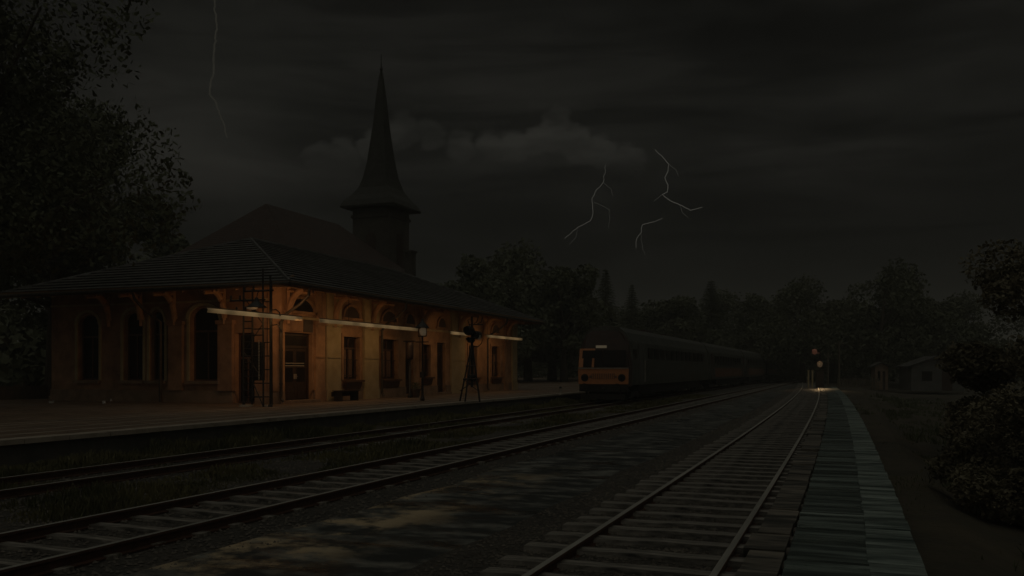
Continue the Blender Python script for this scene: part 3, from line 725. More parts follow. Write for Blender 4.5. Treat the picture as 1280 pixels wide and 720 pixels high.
# ------------------------------------------------------------- train
TX=-12.02; TW=1.42
def side_windows(par,ys,w,z0,z1,xs,m='glass'):
    for y in ys:
        b=MB(); b.box(xs-.012,xs+.012,y,y+w,z0,z1); b.build('window',M[m],par)
def carbody(y0_,y1_,z0=1.05,roof=4.2):
    prof=[(-TW,z0),(-TW-.03,1.6),(-TW-.02,2.4),(-TW+.1,3.35),(-TW+.35,3.85),(-.7,roof-.06),(0,roof),(.7,roof-.06),(TW-.35,3.85),(TW-.1,3.35),(TW+.02,2.4),(TW+.03,1.6),(TW,z0)]
    b=MB(); b.prism_y(prof,y0_,y1_); return b,prof
def bogie(par,y,z=.15):
    b=MB()
    b.box(-.95,.95,y-1.5,y+1.5,.45,.75)
    b.box(-1.15,-.98,y-1.6,y+1.6,.4,.7); b.box(.98,1.15,y-1.6,y+1.6,.4,.7)
    o=b.build('bogie',M['under'],par)
    for dy in (-1.05,1.05):
        w=MB()
        for sx in (-1,1): w.tube([(sx*.68,y+dy,.15+.43),(sx*.8,y+dy,.15+.43)],.43,18)
        w.tube([(-.7,y+dy,.58),(.7,y+dy,.58)],.07,8); w.build('wheelset',M['under'],o)
def railcar():
    t=thing('locomotive','front railcar with orange nose, twin round headlamps and dim destination display','train',(TX,44.9,0),0,'vehicles of the train beside the platform')
    L=27.6
    b,prof=carbody(.5,L); b.build('body',M['trainside'],t)
    # nose
    n0=MB(); zf=lambda z: 0.0 if z<1.95 else (z-1.95)*.25
    pf=[]
    nose=[(-TW+.02,1.0),(-TW,1.95),(-TW+.14,3.2),(-TW+.4,3.75),(-.6,4.05),(.6,4.05),(TW-.4,3.75),(TW-.14,3.2),(TW,1.95),(TW-.02,1.0)]
    vf=[(x*.95,zf(z)+ (.1 if abs(x)>1.2 else 0),z) for x,z in nose]; vb=[(x*1.01,.5,z) for x,z in nose]
    k=len(nose); n0.add(vf+vb,[tuple(range(k))]+[(i,(i+1)%k,k+(i+1)%k,k+i) for i in range(k)])
    n0.build('nose',M['traindark'],t)
    b=MB(); b.add([(-1.34,-.012,1.12),(1.34,-.012,1.12),(1.36,-.012,1.93),(-1.36,-.012,1.93),(-1.34,.05,1.12),(1.34,.05,1.12),(1.36,.05,1.93),(-1.36,.05,1.93)],[(0,1,2,3),(0,4,5,1),(3,2,6,7),(0,3,7,4),(1,5,6,2)]); o=b.build('nose_panel',M['orange'],t)
    g=MB()
    for i in range(13): g.box(-.62+i*.1,-.58+i*.1,-.035,-.014,1.38,1.68)
    g.build('grille',M['trainred'],o)
    b=MB(); b.box(-1.36,1.36,-.06,-.014,1.935,1.98); b.build('trim_strip',M['palemetal'],t)
    # windscreens
    for (a,c) in ((-1.2,-.12),(-.04,1.2)):
        b=MB(); b.add([(a,.035,2.06),(c,.035,2.06),(c*.97,.22,2.9),(a*.97,.22,2.9),(a,.005,2.06),(c,.005,2.06),(c*.97,.2,2.9),(a*.97,.2,2.9)],[(0,1,2,3),(4,5,6,7),(0,4,5,1),(3,7,6,2),(0,3,7,4),(1,2,6,5)]); b.build('windscreen',M['glass'],t)
    b=MB()  # orange surround on the platform side of the cab front
    for (a,c,za,zb) in ((-1.34,-1.1,2.0,3.0),(-.62,-.5,2.0,3.0),(-1.1,-.62,2.86,3.0)):
        ya,yb=(za-1.95)*.25-.03,(zb-1.95)*.25-.03
        b.add([(a,ya,za),(c,ya,za),(c,yb,zb),(a,yb,zb),(a,ya+.04,za),(c,ya+.04,za),(c,yb+.04,zb),(a,yb+.04,zb)],[(0,1,2,3),(4,7,6,5),(0,4,5,1),(3,2,6,7),(0,3,7,4),(1,5,6,2)])
    b.build('cab_frame',M['orange'],t)
    b=MB(); b.box(-.45,.12,.2,.27,3.02,3.16); b.build('destination_display',M['display'],t)
    for sx in (-1,1):
        h=MB(); h.tube([(sx*1.0,-.05,1.45),(sx*1.0,.0,1.45)],[.19,.21],18); o=h.build('headlamp',M['iron'],t)
        h=MB(); h.tube([(sx*1.0,-.07,1.45),(sx*1.0,-.052,1.45)],[.09,.13],16); h.build('lens',M['glass'],o)
        h=MB(); h.tube([(sx*.68,-.04,1.5),(sx*.68,0,1.5)],.07,12); h.build('marker_lamp',M['trainred'],t)
        bb=MB(); bb.tube([(sx*.88,.0,.95),(sx*.88,-.5,.95)],.07,10); bb.tube([(sx*.88,-.5,.95),(sx*.88,-.54,.95)],.21,16); bb.build('buffer',M['under'],t)
    b=MB(); b.box(-1.3,1.3,.0,.3,.72,1.1); b.box(-1.2,1.2,-.1,.1,.32,.6); b.bar((-.9,0,.5),(-.9,0,.8),.08); b.bar((.9,0,.5),(.9,0,.8),.08); b.build('buffer_beam',M['under'],t)
    b=MB(); b.bar((0,-.35,.78),(0,0,.88),.1); b.build('coupling',M['under'],t)
    b=MB(); b.box(-1.25,1.25,3.2,L-3.2,.55,1.045); b.build('underframe',M['under'],t)
    bogie(t,3.0); bogie(t,L-3)
    for sx in (-1,1):
        side_windows(t,[4.6+i*1.75 for i in range(12)],1.2,2.2,3.1,sx*(TW+.0))
        side_windows(t,[.95],.7,2.2,2.95,sx*(TW+.0))
        b=MB(); b.box(sx*TW-.03,sx*TW+.03,2.3,3.2,1.1,3.2); b.box(sx*TW-.04,sx*TW+.04,2.25,2.28,1.1,3.25); b.box(sx*TW-.04,sx*TW+.04,3.22,3.27,1.1,3.25); b.build('door',M['shedwall'],t)
        b=MB(); b.tube([(sx*(TW+.07),3.4,1.2),(sx*(TW+.07),3.4,2.4)],.02,6); b.build('handrail',M['palemetal'],t)
    for q in ((-.5,.5,8,10,4.15,4.32),(-.4,.4,15,16.5,4.15,4.3)):
        b=MB(); b.box(*q); b.build('roof_vent',M['traindark'],t)
    b=MB(); b.tube([(-.9,.6,3.6),(-.9,.6,4.5)],.015,6); b.build('aerial',M['iron'],t)
    return t
railcar()
def coach():
    t=thing('passenger_coach','','passenger coach',(TX,0,0),0,'vehicles of the train beside the platform')
    L=26.2
    b,p=carbody(0,L); b.build('body',M['trainside'],t)
    for sx in (-1,1):
        b=MB(); b.box(sx*(TW+.03)-.01,sx*(TW+.03)+.012,3.2,L-3.2,1.25,2.0); b.build('lower_band',M['trainred'],t)
        for i in range(11): 
            b=MB(); y=3.3+i*1.83; b.box(sx*TW-.02,sx*TW+.022,y,y+1.25,2.2,3.05); b.build('window',M['glass'],t)
        for y in (1.0,L-1.9): 
            b=MB(); b.box(sx*TW-.02,sx*TW+.045,y,y+.9,1.1,3.2); b.build('door',M['traindark'],t)
    b=MB(); b.box(-1.25,1.25,5,L-5,.55,1.045); b.build('underframe',M['under'],t)
    bogie(t,3.3); bogie(t,L-3.3)
    b=MB(); b.box(-.7,.7,-.5,0,1.1,3.4); b.build('gangway',M['under'],t)
    return t
c0=coach()
names=['first coach coupled behind the orange railcar','second coach behind the orange railcar','third coach behind the orange railcar','fourth coach from the front, small with distance','fifth coach from the front, far down the track','hindmost coach in sight, beside the small cabinet']
for i in range(6):
    c=c0 if i==0 else copy_tree(c0)
    c.location=(TX,73.1+27.0*i,0); c['label']=names[i]

# ------------------------------------------------------------- buildings behind
hall=thing('tall_hall','tall dark hall with red hipped roof rising behind the station roof','building',(0,0,0))
hx0,hx1,hy0,hy1=-44.6,-34.2,49,67
b=MB(); b.box(hx0,hx1,hy0,hy1,0,9.2); b.build('walls',M['hallwall'],hall)
rf=MB(); o=.6; rid=13.9; mid=(hx0+hx1)/2
E=[(hx0-o,hy0-o,9.1),(hx1+o,hy0-o,9.1),(hx1+o,hy1+o,9.1),(hx0-o,hy1+o,9.1)]; Q0=(mid,hy0+4.2,rid); Q1=(mid,hy1-4.2,rid)
slope(rf,E[1],E[2],Q1,Q0,30,.02); slope(rf,E[3],E[0],Q0,Q1,30,.02); slope(rf,E[0],E[1],Q0,Q0,30,.02); slope(rf,E[2],E[3],Q1,Q1,30); rf.f.append((len(rf.v),len(rf.v)+1,len(rf.v)+2,len(rf.v)+3)); rf.v+= E
hr=rf.build('roof',M['hallroof'],hall)
for yq in (48,51.5,55,58.5):
    b=MB(); b.box(hx1-.02,hx1+.03,yq,yq+1.1,6.3,8.2); b.build('window',M['glass'],hall)

tw=thing('church_tower','slender dark tower with flared eaves and tall needle spire behind the station','tower',(-38.35,68.2,0))
h=1.8
b=MB(); b.box(-h,h,-h,h,0,15.9); b.build('shaft',M['towerwall'],tw)
for q in (.12,15.0,15.25),(.1,9.2,9.4):
    b=MB(); b.box(-h-q[0],h+q[0],-h-q[0],h+q[0],q[1],q[2]); b.build('cornice',M['towerwall'],tw)
def sq(b,prof):
    k=len(b.v)
    for r,z in prof: b.v += [(-r,-r,z),(r,-r,z),(r,r,z),(-r,r,z)]
    for i in range(len(prof)-1):
        for j in range(4): b.f.append((k+4*i+j,k+4*i+(j+1)%4,k+4*i+4+(j+1)%4,k+4*i+4+j))
    b.f.append((k,k+1,k+2,k+3)); n=k+4*(len(prof)-1); b.f.append((n,n+1,n+2,n+3))
b=MB(); sq(b,[(2.55,15.85),(2.6,16.0),(2.35,16.5),(1.9,17.0),(1.45,17.7),(1.15,18.7),(.92,20.0),(.72,21.7),(.52,23.6),(.36,25.6),(.2,27.2),(.07,28.2)]); so=b.build('spire',M['spire'],tw)
b=MB(); b.lathe([(.05,28.1),(.16,28.3),(.05,28.5),(.03,29.6)],0,0,8); b.build('finial',M['spire'],so)
for (nx_,ny_) in ((0,-1),(1,0)):
    b=MB(); pts=[(-.5,10.6),(.5,10.6),(.5,13.2)]+[(.5*math.cos(math.pi*i/8),13.2+.5*math.sin(math.pi*i/8)) for i in range(1,8)]+[(-.5,13.2)]
    if ny_: b.prism_y(pts,-h-.03,-h+.01)
    else: b.prism_x(pts,h-.01,h+.03)
    b.build('belfry_opening',M['darkwood'],tw)

# small sheds and houses at right
def shed(name,label,px,D,w,d,hh,rr,wm='shedwall'):
    x,y=spot_at(px,D); t=thing(name,label,'shed' if 'shed' in name else 'house',(x,y,-.3),R(8))
    b=MB(); b.box(-w/2,w/2,0,d,0,hh); b.build('walls',M[wm],t)
    b=MB(); o=.35; b.prism_y([(-w/2-o,hh-.08),(0,hh+rr),(w/2+o,hh-.08),(w/2+o,hh+.04),(0,hh+rr+.12),(-w/2-o,hh+.04)],-o,d+o); b.build('roof',M['slate'],t)
    b=MB(); b.prism_y([(-w/2,hh+.002),(w/2,hh+.002),(0,hh+rr-.03)],.002,d-.002); b.build('gable',M[wm],t)
    b=MB(); b.box(-w*.3,-w*.1,-.03,.01,hh*.4,hh*.8); b.build('window',M['glass'],t)
    b=MB(); b.box(w*.08,w*.28,-.03,.01,.02,hh*.8); b.build('door',M['darkwood'],t)
shed('garden_shed','narrow pale shed standing alone beyond the right walkway',1102,95,1.3,2.5,2.5,.4,'plinth')
shed('low_house','low grey house with a shallow roof, half hidden by the right-hand tree',1172,90,5.0,6,2.5,1.0)
# picket fence
def fence(label,pxa,Da,pxb,Db,n,hh=1.3):
    xa,ya=spot_at(pxa,Da); xb,yb=spot_at(pxb,Db); t=thing('picket_fence',label,'fence',(xa,ya,-.35))
    L=math.hypot(xb-xa,yb-ya); t.rotation_euler[2]=math.atan2(yb-ya,xb-xa)
    b=MB()
    for i in range(n):
        x=L*i/n; q=random.uniform(-.05,.05); b.box(x,x+.09,-.015,.015,.0,hh+q)
    b.build('pickets',M['fence'],t); b=MB(); b.box(0,L,.016,.05,.4,.5); b.box(0,L,.016,.05,1.0,1.08); b.build('cross_rail',M['fence'],t)
    i=0.
    while i<L: 
        b=MB(); b.box(i,i+.12,.051,.16,0,hh+.12); b.build('post',M['fence'],t); i+=2.4
fence('weathered picket fence beyond the end of the walkway',1048,92,1100,94,24)
fence('low wooden fence on the far left of the platform',-40,38,60,41,44,1.5)
# poles at the end of the walkway
for px,D,hh,lab in ((1049,84,4.6,'taller dark pole at the end of the walkway'),(1035,88,3.6,'shorter dark pole nearer the trackside cabinet')):
    x,y=spot_at(px,D); t=thing('utility_pole',lab,'pole',(x,y,0),0,'dark poles at the end of the walkway')
    b=MB(); b.tube([(0,0,-.3),(0,0,hh)],[.09,.07],8); b.build('shaft',M['fence'],t)
    b=MB(); b.bar((-.4,0,hh-.3),(.4,0,hh-.3),.06); b.build('crossarm',M['fence'],t)
    b=MB()
    for q in (-.35,.35): b.lathe([(.02,hh-.28),(.04,hh-.22),(.02,hh-.14)],q,0,8)
    b.build('insulator',M['palemetal'],t)
# trackside cabinet with shaded lamp
x,y=spot_at(1025,86)
t=thing('signal_cabinet','dark trackside cabinet under a small warm lamp where the right track bends','cabinet',(x,y,0))
b=MB(); b.box(-.4,.4,-.3,.3,.1,1.75); b.build('body',M['iron'],t); b=MB(); b.box(-.46,.46,-.36,.36,1.753,1.82); b.build('lid',M['iron'],t)
b=MB(); b.box(-.34,.34,-.325,-.303,.2,1.65); b.build('door',M['darkwood'],t)
b=MB(); b.tube([(0,0,1.82),(0,0,3.6)],.05,8); b.build('lamp_stem',M['iron'],t)
b=MB(); b.lathe([(.05,2.1),(.2,2.2),(.27,2.45),(.2,2.65),(.06,2.72)],0,-.35,14); b.build('lamp_glass',M['bulb'],t,True)
b=MB(); b.lathe([(.05,3.35),(.2,3.45),(.26,3.65),(.2,3.85),(.05,3.9)],-.5,-.2,14); b.bar((-.5,-.1,3.5),(0,0,3.5),.05); b.build('signal_lens',M['redbulb'],t,True)
b=MB(); b.box(-.5,.5,-1.0,.05,2.85,2.9); b.box(-.5,.5,-1.04,-1.0,2.72,2.9); b.build('lamp_hood',M['iron'],t)
SL=bpy.data.lights.new('lamp','SPOT'); SL.energy=260; SL.spot_size=R(50); SL.spot_blend=.8; SL.color=(1,.66,.33); SL.shadow_soft_size=.04
so=bpy.data.objects.new('lamp',SL); col.objects.link(so); so.parent=t; so.location=(0,-.6,2.8); so.rotation_euler=Vector((-.02,-.93,-.34)).to_track_quat('-Z','Y').to_euler()
for px,lab in ((1010.5,'left of the two pale marker posts by the cabinet'),(1015.5,'right of the two pale marker posts, next to the cabinet')):
    x,y=spot_at(px,82); t=thing('marker_post',lab,'post',(x,y,0),0,'pale marker posts')
    b=MB(); b.box(-.07,.07,-.05,.05,0,1.75); b.build('shaft',M['cream'],t); b=MB(); b.box(-.09,.09,-.07,.07,1.753,1.82); b.build('cap',M['cream'],t)

# ------------------------------------------------------------- trees
def crown(mb,cs,n,leaf,seed):
    rnd=random.Random(seed)
    for _ in range(n):
        c,r=cs[rnd.randrange(len(cs))]
        # favour outer shell, uneven
        d=Vector((rnd.gauss(0,1),rnd.gauss(0,1),rnd.gauss(0,1))).normalized()
        q=r*(.55+.55*rnd.random()**.6)*(1+.35*noise.noise((d*2.2+Vector(c))))
        p=Vector(c)+Vector((d.x,d.y,d.z*.8))*q
        a=Vector((rnd.uniform(-1,1),rnd.uniform(-1,1),rnd.uniform(-1,1))).normalized()*leaf*rnd.uniform(.6,1.4)
        e=Vector((rnd.uniform(-1,1),rnd.uniform(-1,1),rnd.uniform(-1,1))).normalized()*leaf*rnd.uniform(.5,1)
        mb.add([p-a,p+e,p+a,p-e],[(0,1,2,3)])
def broadleaf(seed,H=10,W=4.5,n=9000,leaf=.16,m='leafd',trunk=.3,low=.28,nc=15,cr_=1.0):
    rnd=random.Random(seed); t=thing('broadleaf_tree','','tree',(0,0,0))
    tb=MB(); top=Vector((rnd.uniform(-.4,.4),rnd.uniform(-.4,.4),H*.72))
    tb.tube([(0,0,-.4),(0,0,H*.15),(top.x*.5,top.y*.5,H*.45),tuple(top)],[trunk*1.2,trunk*.9,trunk*.6,trunk*.2],8)
    cs=[]
    for i in range(nc):
        a=i*2.4+rnd.random(); hz=H*(low+.6*rnd.random()); rr=W*(.35+.45*rnd.random())*(1.05-.55*abs(hz/H-.5))
        e=Vector((rr*math.cos(a),rr*math.sin(a),hz)); s=Vector((0,0,H*.2+ (hz-H*.2)*.4))
        tb.tube([s,s.lerp(e,.55)+Vector((0,0,-.2)),e],[trunk*.35,trunk*.2,trunk*.06],5,False)
        cs.append((e,W*rnd.uniform(.22,.4)*cr_))
    for i in range(4): cs.append((Vector((rnd.uniform(-.3,.3)*W,rnd.uniform(-.3,.3)*W,H*rnd.uniform(.72,.9))),W*rnd.uniform(.2,.34)))
    tb.build('trunk',M['bark'],t,True)
    cb=MB(); crown(cb,cs,n,leaf,seed); cb.raw('crown',M[m],t)
    return t
def conifer(seed,H=12,W=4.6):
    rnd=random.Random(seed); t=thing('conifer_tree','','tree',(0,0,0))
    tb=MB(); tb.tube([(0,0,-.4),(0,0,H)],[.22,.02],7); tb.build('trunk',M['bark'],t,True)
    cb=MB(); z=H*.08
    while z<H:
        k=1-z/H; L=W*k**.9*rnd.uniform(.75,1.15)+.04
        for i in range(20):
            a=rnd.uniform(0,6.28); l=L*rnd.uniform(.7,1.1); m_=14
            for j in range(m_):
                q=l*(j+1)/m_; p=Vector((q*math.cos(a),q*math.sin(a),z-q*.28+rnd.uniform(-.06,.06))); s=(.16+.3*k)*(1.1-j/m_*.6)
                d=Vector((math.cos(a+rnd.choice((-1,1))*rnd.uniform(.5,1.2)),math.sin(a+rnd.uniform(-1,1)),-.3))*s
                e=Vector((rnd.uniform(-1,1),rnd.uniform(-1,1),rnd.uniform(-.6,.4)))*s*.5
                cb.add([p,p+d+e,p+d*1.3-e*.4],[(0,1,2)])
        z+=H*.022
    cb.raw('crown',M['needle'],t)
    return t
P=[broadleaf(11),broadleaf(23,10,5.2,10000),broadleaf(37,10,3.6,8000)]
CF=conifer(5)
used=set()
def plant(proto,px,D,ytop,label,wscale=1.0,base=0,rz=None,group='trees beyond the tracks and the station'):
    x,y=spot_at(px,D); Hn=(462-ytop)*D/F+EYE-base
    if proto.name in used: t=copy_tree(proto)
    else: t=proto; used.add(proto.name)
    t.location=(x,y,base); hh=10 if proto is not CF else 12
    s=Hn/hh*1.02; t.scale=(s*wscale,s*wscale,s); t.rotation_euler=(0,0,random.uniform(0,6.28) if rz is None else rz)
    t['label']=label; t['group']=group
    return t
plant(P[0],612,88,318,'tall uneven tree rising just behind the far station roof'); plant(P[1],660,100,303,'highest tree between the station roof and the train')
plant(P[2],705,96,322,'narrow-crowned tree above the front of the train'); plant(CF,757,110,338,'pointed conifer standing above the railcar roof',1.0)
plant(P[1],735,125,366,'low broad tree left of the pointed conifer',1.1); plant(CF,790,118,357,'second, smaller conifer behind the train',1.0)
plant(P[0],822,130,374,'rounded tree in the dip right of the conifers',1.2); plant(P[2],851,126,364,'slim tree over the first coach',1.3)
plant(CF,889,135,352,'blunt conifer above the middle of the train',1.4); plant(P[1],922,140,365,'wide low tree right of the blunt conifer',1.2)
plant(P[0],958,128,366,'tree at the left shoulder of the big crown above the cabinet',1.2); plant(P[1],1003,120,347,'big round crown above the trackside cabinet')
plant(P[2],1042,125,368,'smaller crown in the gap between the two biggest',1.6); plant(P[1],1098,108,331,'largest crown of the right-hand tree line')
plant(P[0],1142,112,354,'crown on the right shoulder of the tree line'); plant(P[2],1176,118,370,'smallest crown beside the right foreground tree',1.6)
plant(P[1],1205,120,366,'crown half hidden behind the right foreground tree',1.2); plant(P[0],868,150,392,'low tree filling the line behind the train',1.6)
plant(P[1],780,140,388,'bushy low tree deep behind the conifers',1.7); plant(P[0],1060,150,388,'low dark tree behind the end of the walkway',1.8)
plant(P[2],640,105,362,'low tree close to the far corner of the station',1.9); plant(P[0],690,112,372,'dark low tree left of the train front',1.9)
plant(P[0],248,82,285,'tree crown low behind the left end of the roof',1.2)
plant(P[2],560,104,345,'crown just above the middle of the station roof',1.4)
# hedge-like underwood closing the view to the horizon
def underwood(label,pxa,pxb,D,H,seed,n=9000):
    t=MB(); rnd=random.Random(seed); cs=[]
    k=int((pxb-pxa)/9)
    for i in range(k):
        x,y=spot_at(pxa+(pxb-pxa)*i/(k-1),D+rnd.uniform(-5,5)); cs.append((Vector((x,y,H*rnd.uniform(.15,.55))),H*rnd.uniform(.4,.6)))
    crown(t,cs,n,.35,seed); o=t.raw('underwood',M['leafd']); tag(o,label,'woodland',kind='stuff')
underwood('dense dark wood closing the horizon behind the train',560,900,150,8,3,15000)
underwood('dense dark wood closing the horizon behind the walkway',880,1300,140,8,4,18000)
underwood('dark shrubs behind the left platform fence',-120,140,60,7,6,9000)
# hills
hb=MB(); n=90
for i in range(n+1):
    px=-900+3600*i/n
    t_=(px-640)/F; D=600
    x=D*(t_*CT-ST); y=D*(t_*ST+CT); hz=20+10*noise.noise((px*.004,0,1))
    hb.v += [(x,y,-2),(x*.98,y*.98-0,hz*.6),(x*1.05,y*1.05,hz)]
    if i:
        a=3*i
        hb.f += [(a-3,a,a+1,a-2),(a-2,a+1,a+2,a-1)]
tag(hb.raw('hills',M['soil']),kind='structure')

# big dark tree at left (near), built with fine twigs reaching right
bt=broadleaf(71,14,6.2,52000,.085,'leafd',.5,.2)
x,y=spot_at(-75,30); bt.location=(x,y,PZ); bt.scale=(1.15,1.15,1.18); bt['label']='huge dark tree towering over the left end of the station'; bt['name']='x'; del bt['name']
bt2=broadleaf(83,14,5.2,40000,.1,'leafd',.45,.2)
x,y=spot_at(70,46); bt2.location=(x,y,PZ); bt2.scale=(1.1,1.1,1.3); bt2['label']='tall dark tree behind the huge tree, its branch tips against the sky'
for tt in (bt,bt2): tt['category']='tree'; tt['group']='large dark trees at the left'
# right foreground tree with brownish leaves
rt_=broadleaf(97,6,2.6,90000,.055,'leafb',.1,-.05,64,.66)
x,y=spot_at(1300,21); rt_.location=(x,y,-.9); rt_.scale=(1.05,1.05,.98); rt_['label']='bushy tree with brownish leaves filling the right edge'; rt_['group']='foreground shrubs at the right'
sb=broadleaf(101,3.0,1.6,34000,.036,'leafb',.05,.0,30,.7)
x,y=spot_at(1285,13); sb.location=(x,y,-.65); sb.scale=(1,1,.8); sb['label']='low brownish shrub in the bottom right corner'; sb['group']='foreground shrubs at the right'
sb.name='shrub'; sb['category']='shrub'

# ------------------------------------------------------------- thin haze volume, added to lift the dark tones
hz=MB(); hz.box(-720,720,-90,960,-8,34)
hm=bpy.data.materials.new('dark_lift_haze'); hm.use_nodes=True; nt=hm.node_tree; nt.nodes.remove(nt.nodes['Principled BSDF'])
pv=nt.nodes.new('ShaderNodeVolumePrincipled'); pv.inputs['Density'].default_value=.0012; pv.inputs['Color'].default_value=(.92,.92,.84,1)
nt.links.new(pv.outputs[0],nt.nodes['Material Output'].inputs['Volume'])
tag(hz.build('added_haze',hm),kind='stuff')
# ------------------------------------------------------------- lightning
def sky_point(px,py,D):
    r=(px-640)*D/F; z=EYE+(462-py)*D/F
    return Vector((r*CT-D*ST, r*ST+D*CT, z))
def bolt(label,main,branches,w,m,D=1500):
    rnd=random.Random(len(main)*7+3)
    base=sky_point(*main[-1],D)
    t=thing('lightning_bolt',label,'lightning',tuple(base),0,'lightning bolts')
    def rough(pts):
        out=[]
        for i in range(len(pts)-1):
            a,b_=pts[i],pts[i+1]; L=math.hypot(b_[0]-a[0],b_[1]-a[1]); k=max(1,int(L/3.5))
            for j in range(k):
                u=j/k; out.append((a[0]+(b_[0]-a[0])*u+(rnd.uniform(-.9,.9) if j else 0),a[1]+(b_[1]-a[1])*u))
        out.append(pts[-1]); return out
    for i,(pts,ww) in enumerate([(main,w)]+[(q,w*.65) for q in branches]):
        pp=rough(pts); P_=[sky_point(a,c,D+5*math.sin(k))-base for k,(a,c) in enumerate(pp)]
        n=len(P_); rad=[ww*(.45+.55*math.sin(math.pi*min(1,(k+1)/(n))*.8+.2)) for k in range(n)]
        b=MB(); b.tube(P_,rad,5); b.build('channel' if i==0 else 'branch',m if i==0 else M['bolt3'],t)
bolt('jagged lightning bolt left of the cloud gap, forking low',[(757,206),(754,228),(744,240),(740,248),(741,268),(738,276),(722,284),(706,298)],[[(742,252),(762,262),(761,286)],[(754,228),(764,236),(766,245)],[(722,284),(720,296),(712,306)]],.55,M['bolt'])
bolt('brightest lightning bolt, with a branch running off to the right',[(819,187),(829,197),(836,205),(835,214),(831,222),(835,231),(834,240),(828,243),(838,251),(850,256),(863,263),(878,259)],[[(828,243),(817,252)],[(836,205),(845,212),(848,221)],[(850,256),(853,266),(860,272)]],.68,M['bolt'])
bolt('lowest short lightning bolt under the brightest one',[(828,273),(818,277),(803,281),(802,290),(796,298),(795,310)],[[(801,292),(803,308),(806,319)]],.55,M['bolt'])
bolt('faint thick lightning bolt high in the left sky',[(274,-40),(266,-8),(271,30),(268,62),(267,92),(263,104),(262,118),(270,128),(274,142),(280,155),(284,172)],[],1.7,M['bolt2'])

# ------------------------------------------------------------- world
w=bpy.data.worlds.new('World'); scene.world=w; w.use_nodes=True
nt=w.node_tree; N=nt.nodes; L=nt.links
for n_ in list(N): N.remove(n_)
out=N.new('ShaderNodeOutputWorld'); bg=N.new('ShaderNodeBackground'); L.new(bg.outputs[0],out.inputs[0])
sky=N.new('ShaderNodeTexSky'); sky.sky_type='NISHITA'; sky.sun_disc=False; SUN_EL=R(55); SUN_ROT=R(150)
sky.sun_elevation=SUN_EL; sky.sun_rotation=SUN_ROT
tc=N.new('ShaderNodeTexCoord'); sep=N.new('ShaderNodeSeparateXYZ'); L.new(tc.outputs['Generated'],sep.inputs[0])
def mth(op,a,b=None,c=None,clamp=False):
    n=N.new('ShaderNodeMath'); n.operation=op; n.use_clamp=clamp
    for i,v in enumerate((a,b,c)):
        if v is None: continue
        if isinstance(v,(int,float)): n.inputs[i].default_value=v
        else: L.new(v,n.inputs[i])
    return n.outputs[0]
def mr(v,a,b,c,d,smooth=True):
    n=N.new('ShaderNodeMapRange'); n.interpolation_type='SMOOTHSTEP' if smooth else 'LINEAR'
    L.new(v,n.inputs[0])
    for i,q in enumerate((a,b,c,d)): n.inputs[i+1].default_value=q
    return n.outputs[0]
az=mth('ARCTAN2',sep.outputs[0],sep.outputs[1]); hyp=mth('SQRT',mth('ADD',mth('MULTIPLY',sep.outputs[0],sep.outputs[0]),mth('MULTIPLY',sep.outputs[1],sep.outputs[1])))
el=mth('ARCTAN2',sep.outputs[2],hyp)
cmb=N.new('ShaderNodeCombineXYZ'); L.new(mth('MULTIPLY',az,1.0),cmb.inputs[0]); L.new(mth('MULTIPLY',el,2.6),cmb.inputs[1])
def noi(scale,detail,rough=.55,dist=0):
    n=N.new('ShaderNodeTexNoise'); n.inputs['Scale'].default_value=scale; n.inputs['Detail'].default_value=detail; n.inputs['Roughness'].default_value=rough; n.inputs['Distortion'].default_value=dist
    L.new(cmb.outputs[0],n.inputs['Vector']); return n.outputs['Fac']
nA=noi(3.2,6); nB=noi(12,6,.6); nC=noi(26,5,.6)
# elevation profile (radians) -> relative brightness, raised overhead above the view for ambient light
cr=N.new('ShaderNodeValToRGB'); L.new(mr(el,0,1.2,0,1,False),cr.inputs[0]); E_=cr.color_ramp
def K(v): return (v,v,v,1)
prof=[(0,.003),(.06,.0036),(.12,.0026),(.18,.0036),(.225,.0068),(.27,.0068),(.32,.0068),(.36,.0055),(.44,.004),(.6,.01),(.85,.07),(1.2,.1)]
while len(E_.elements)>1: E_.elements.remove(E_.elements[-1])
E_.elements[0].position=0; E_.elements[0].color=K(prof[0][1]*4)
for e_,v in prof[1:]:
    k=E_.elements.new(e_/1.2); k.color=K(v*4)
base=mth('MULTIPLY',cr.outputs[0],.25)
cmb2=N.new('ShaderNodeCombineXYZ'); L.new(mth('MULTIPLY',az,1.6),cmb2.inputs[0]); L.new(mth('MULTIPLY',el,11),cmb2.inputs[1])
nL=N.new('ShaderNodeTexNoise'); nL.inputs['Scale'].default_value=1.5; nL.inputs['Detail'].default_value=7; nL.inputs['Roughness'].default_value=.6; nL.inputs['Distortion'].default_value=.6; L.new(cmb2.outputs[0],nL.inputs['Vector'])
mod=mth('MULTIPLY',mth('MULTIPLY',base,mr(nA,.3,.7,.7,1.3)),mr(nL.outputs['Fac'],.33,.67,.62,1.38))
# cumulus lumps, placed by bearing and height in the sky
def azel(px,py):
    p=sky_point(px,py,1.0)-Vector((0,0,EYE)); return math.atan2(p.x,p.y), math.atan2(p.z,math.hypot(p.x,p.y))
d_az=mth('ADD',az,mth('MULTIPLY',mth('SUBTRACT',nC,.5),.035)); d_el=mth('ADD',el,mth('MULTIPLY',mth('SUBTRACT',nB,.5),.045))
acc=None
for px,py,r in ((430,192,24),(470,180,26),(503,168,24),(538,172,20),(575,186,22),(612,184,22),(645,182,26),(672,176,26),(697,168,30),(722,182,26),(752,190,24),(785,205,26),(400,200,26)):
    a,e_=azel(px,py); rr=r/1150
    dx=mth('SUBTRACT',d_az,a); dy=mth('SUBTRACT',d_el,e_)
    dd=mth('SQRT',mth('ADD',mth('MULTIPLY',dx,dx),mth('MULTIPLY',dy,dy)))
    v=mth('SUBTRACT',rr,dd); acc=v if acc is None else mth('MAXIMUM',acc,v)
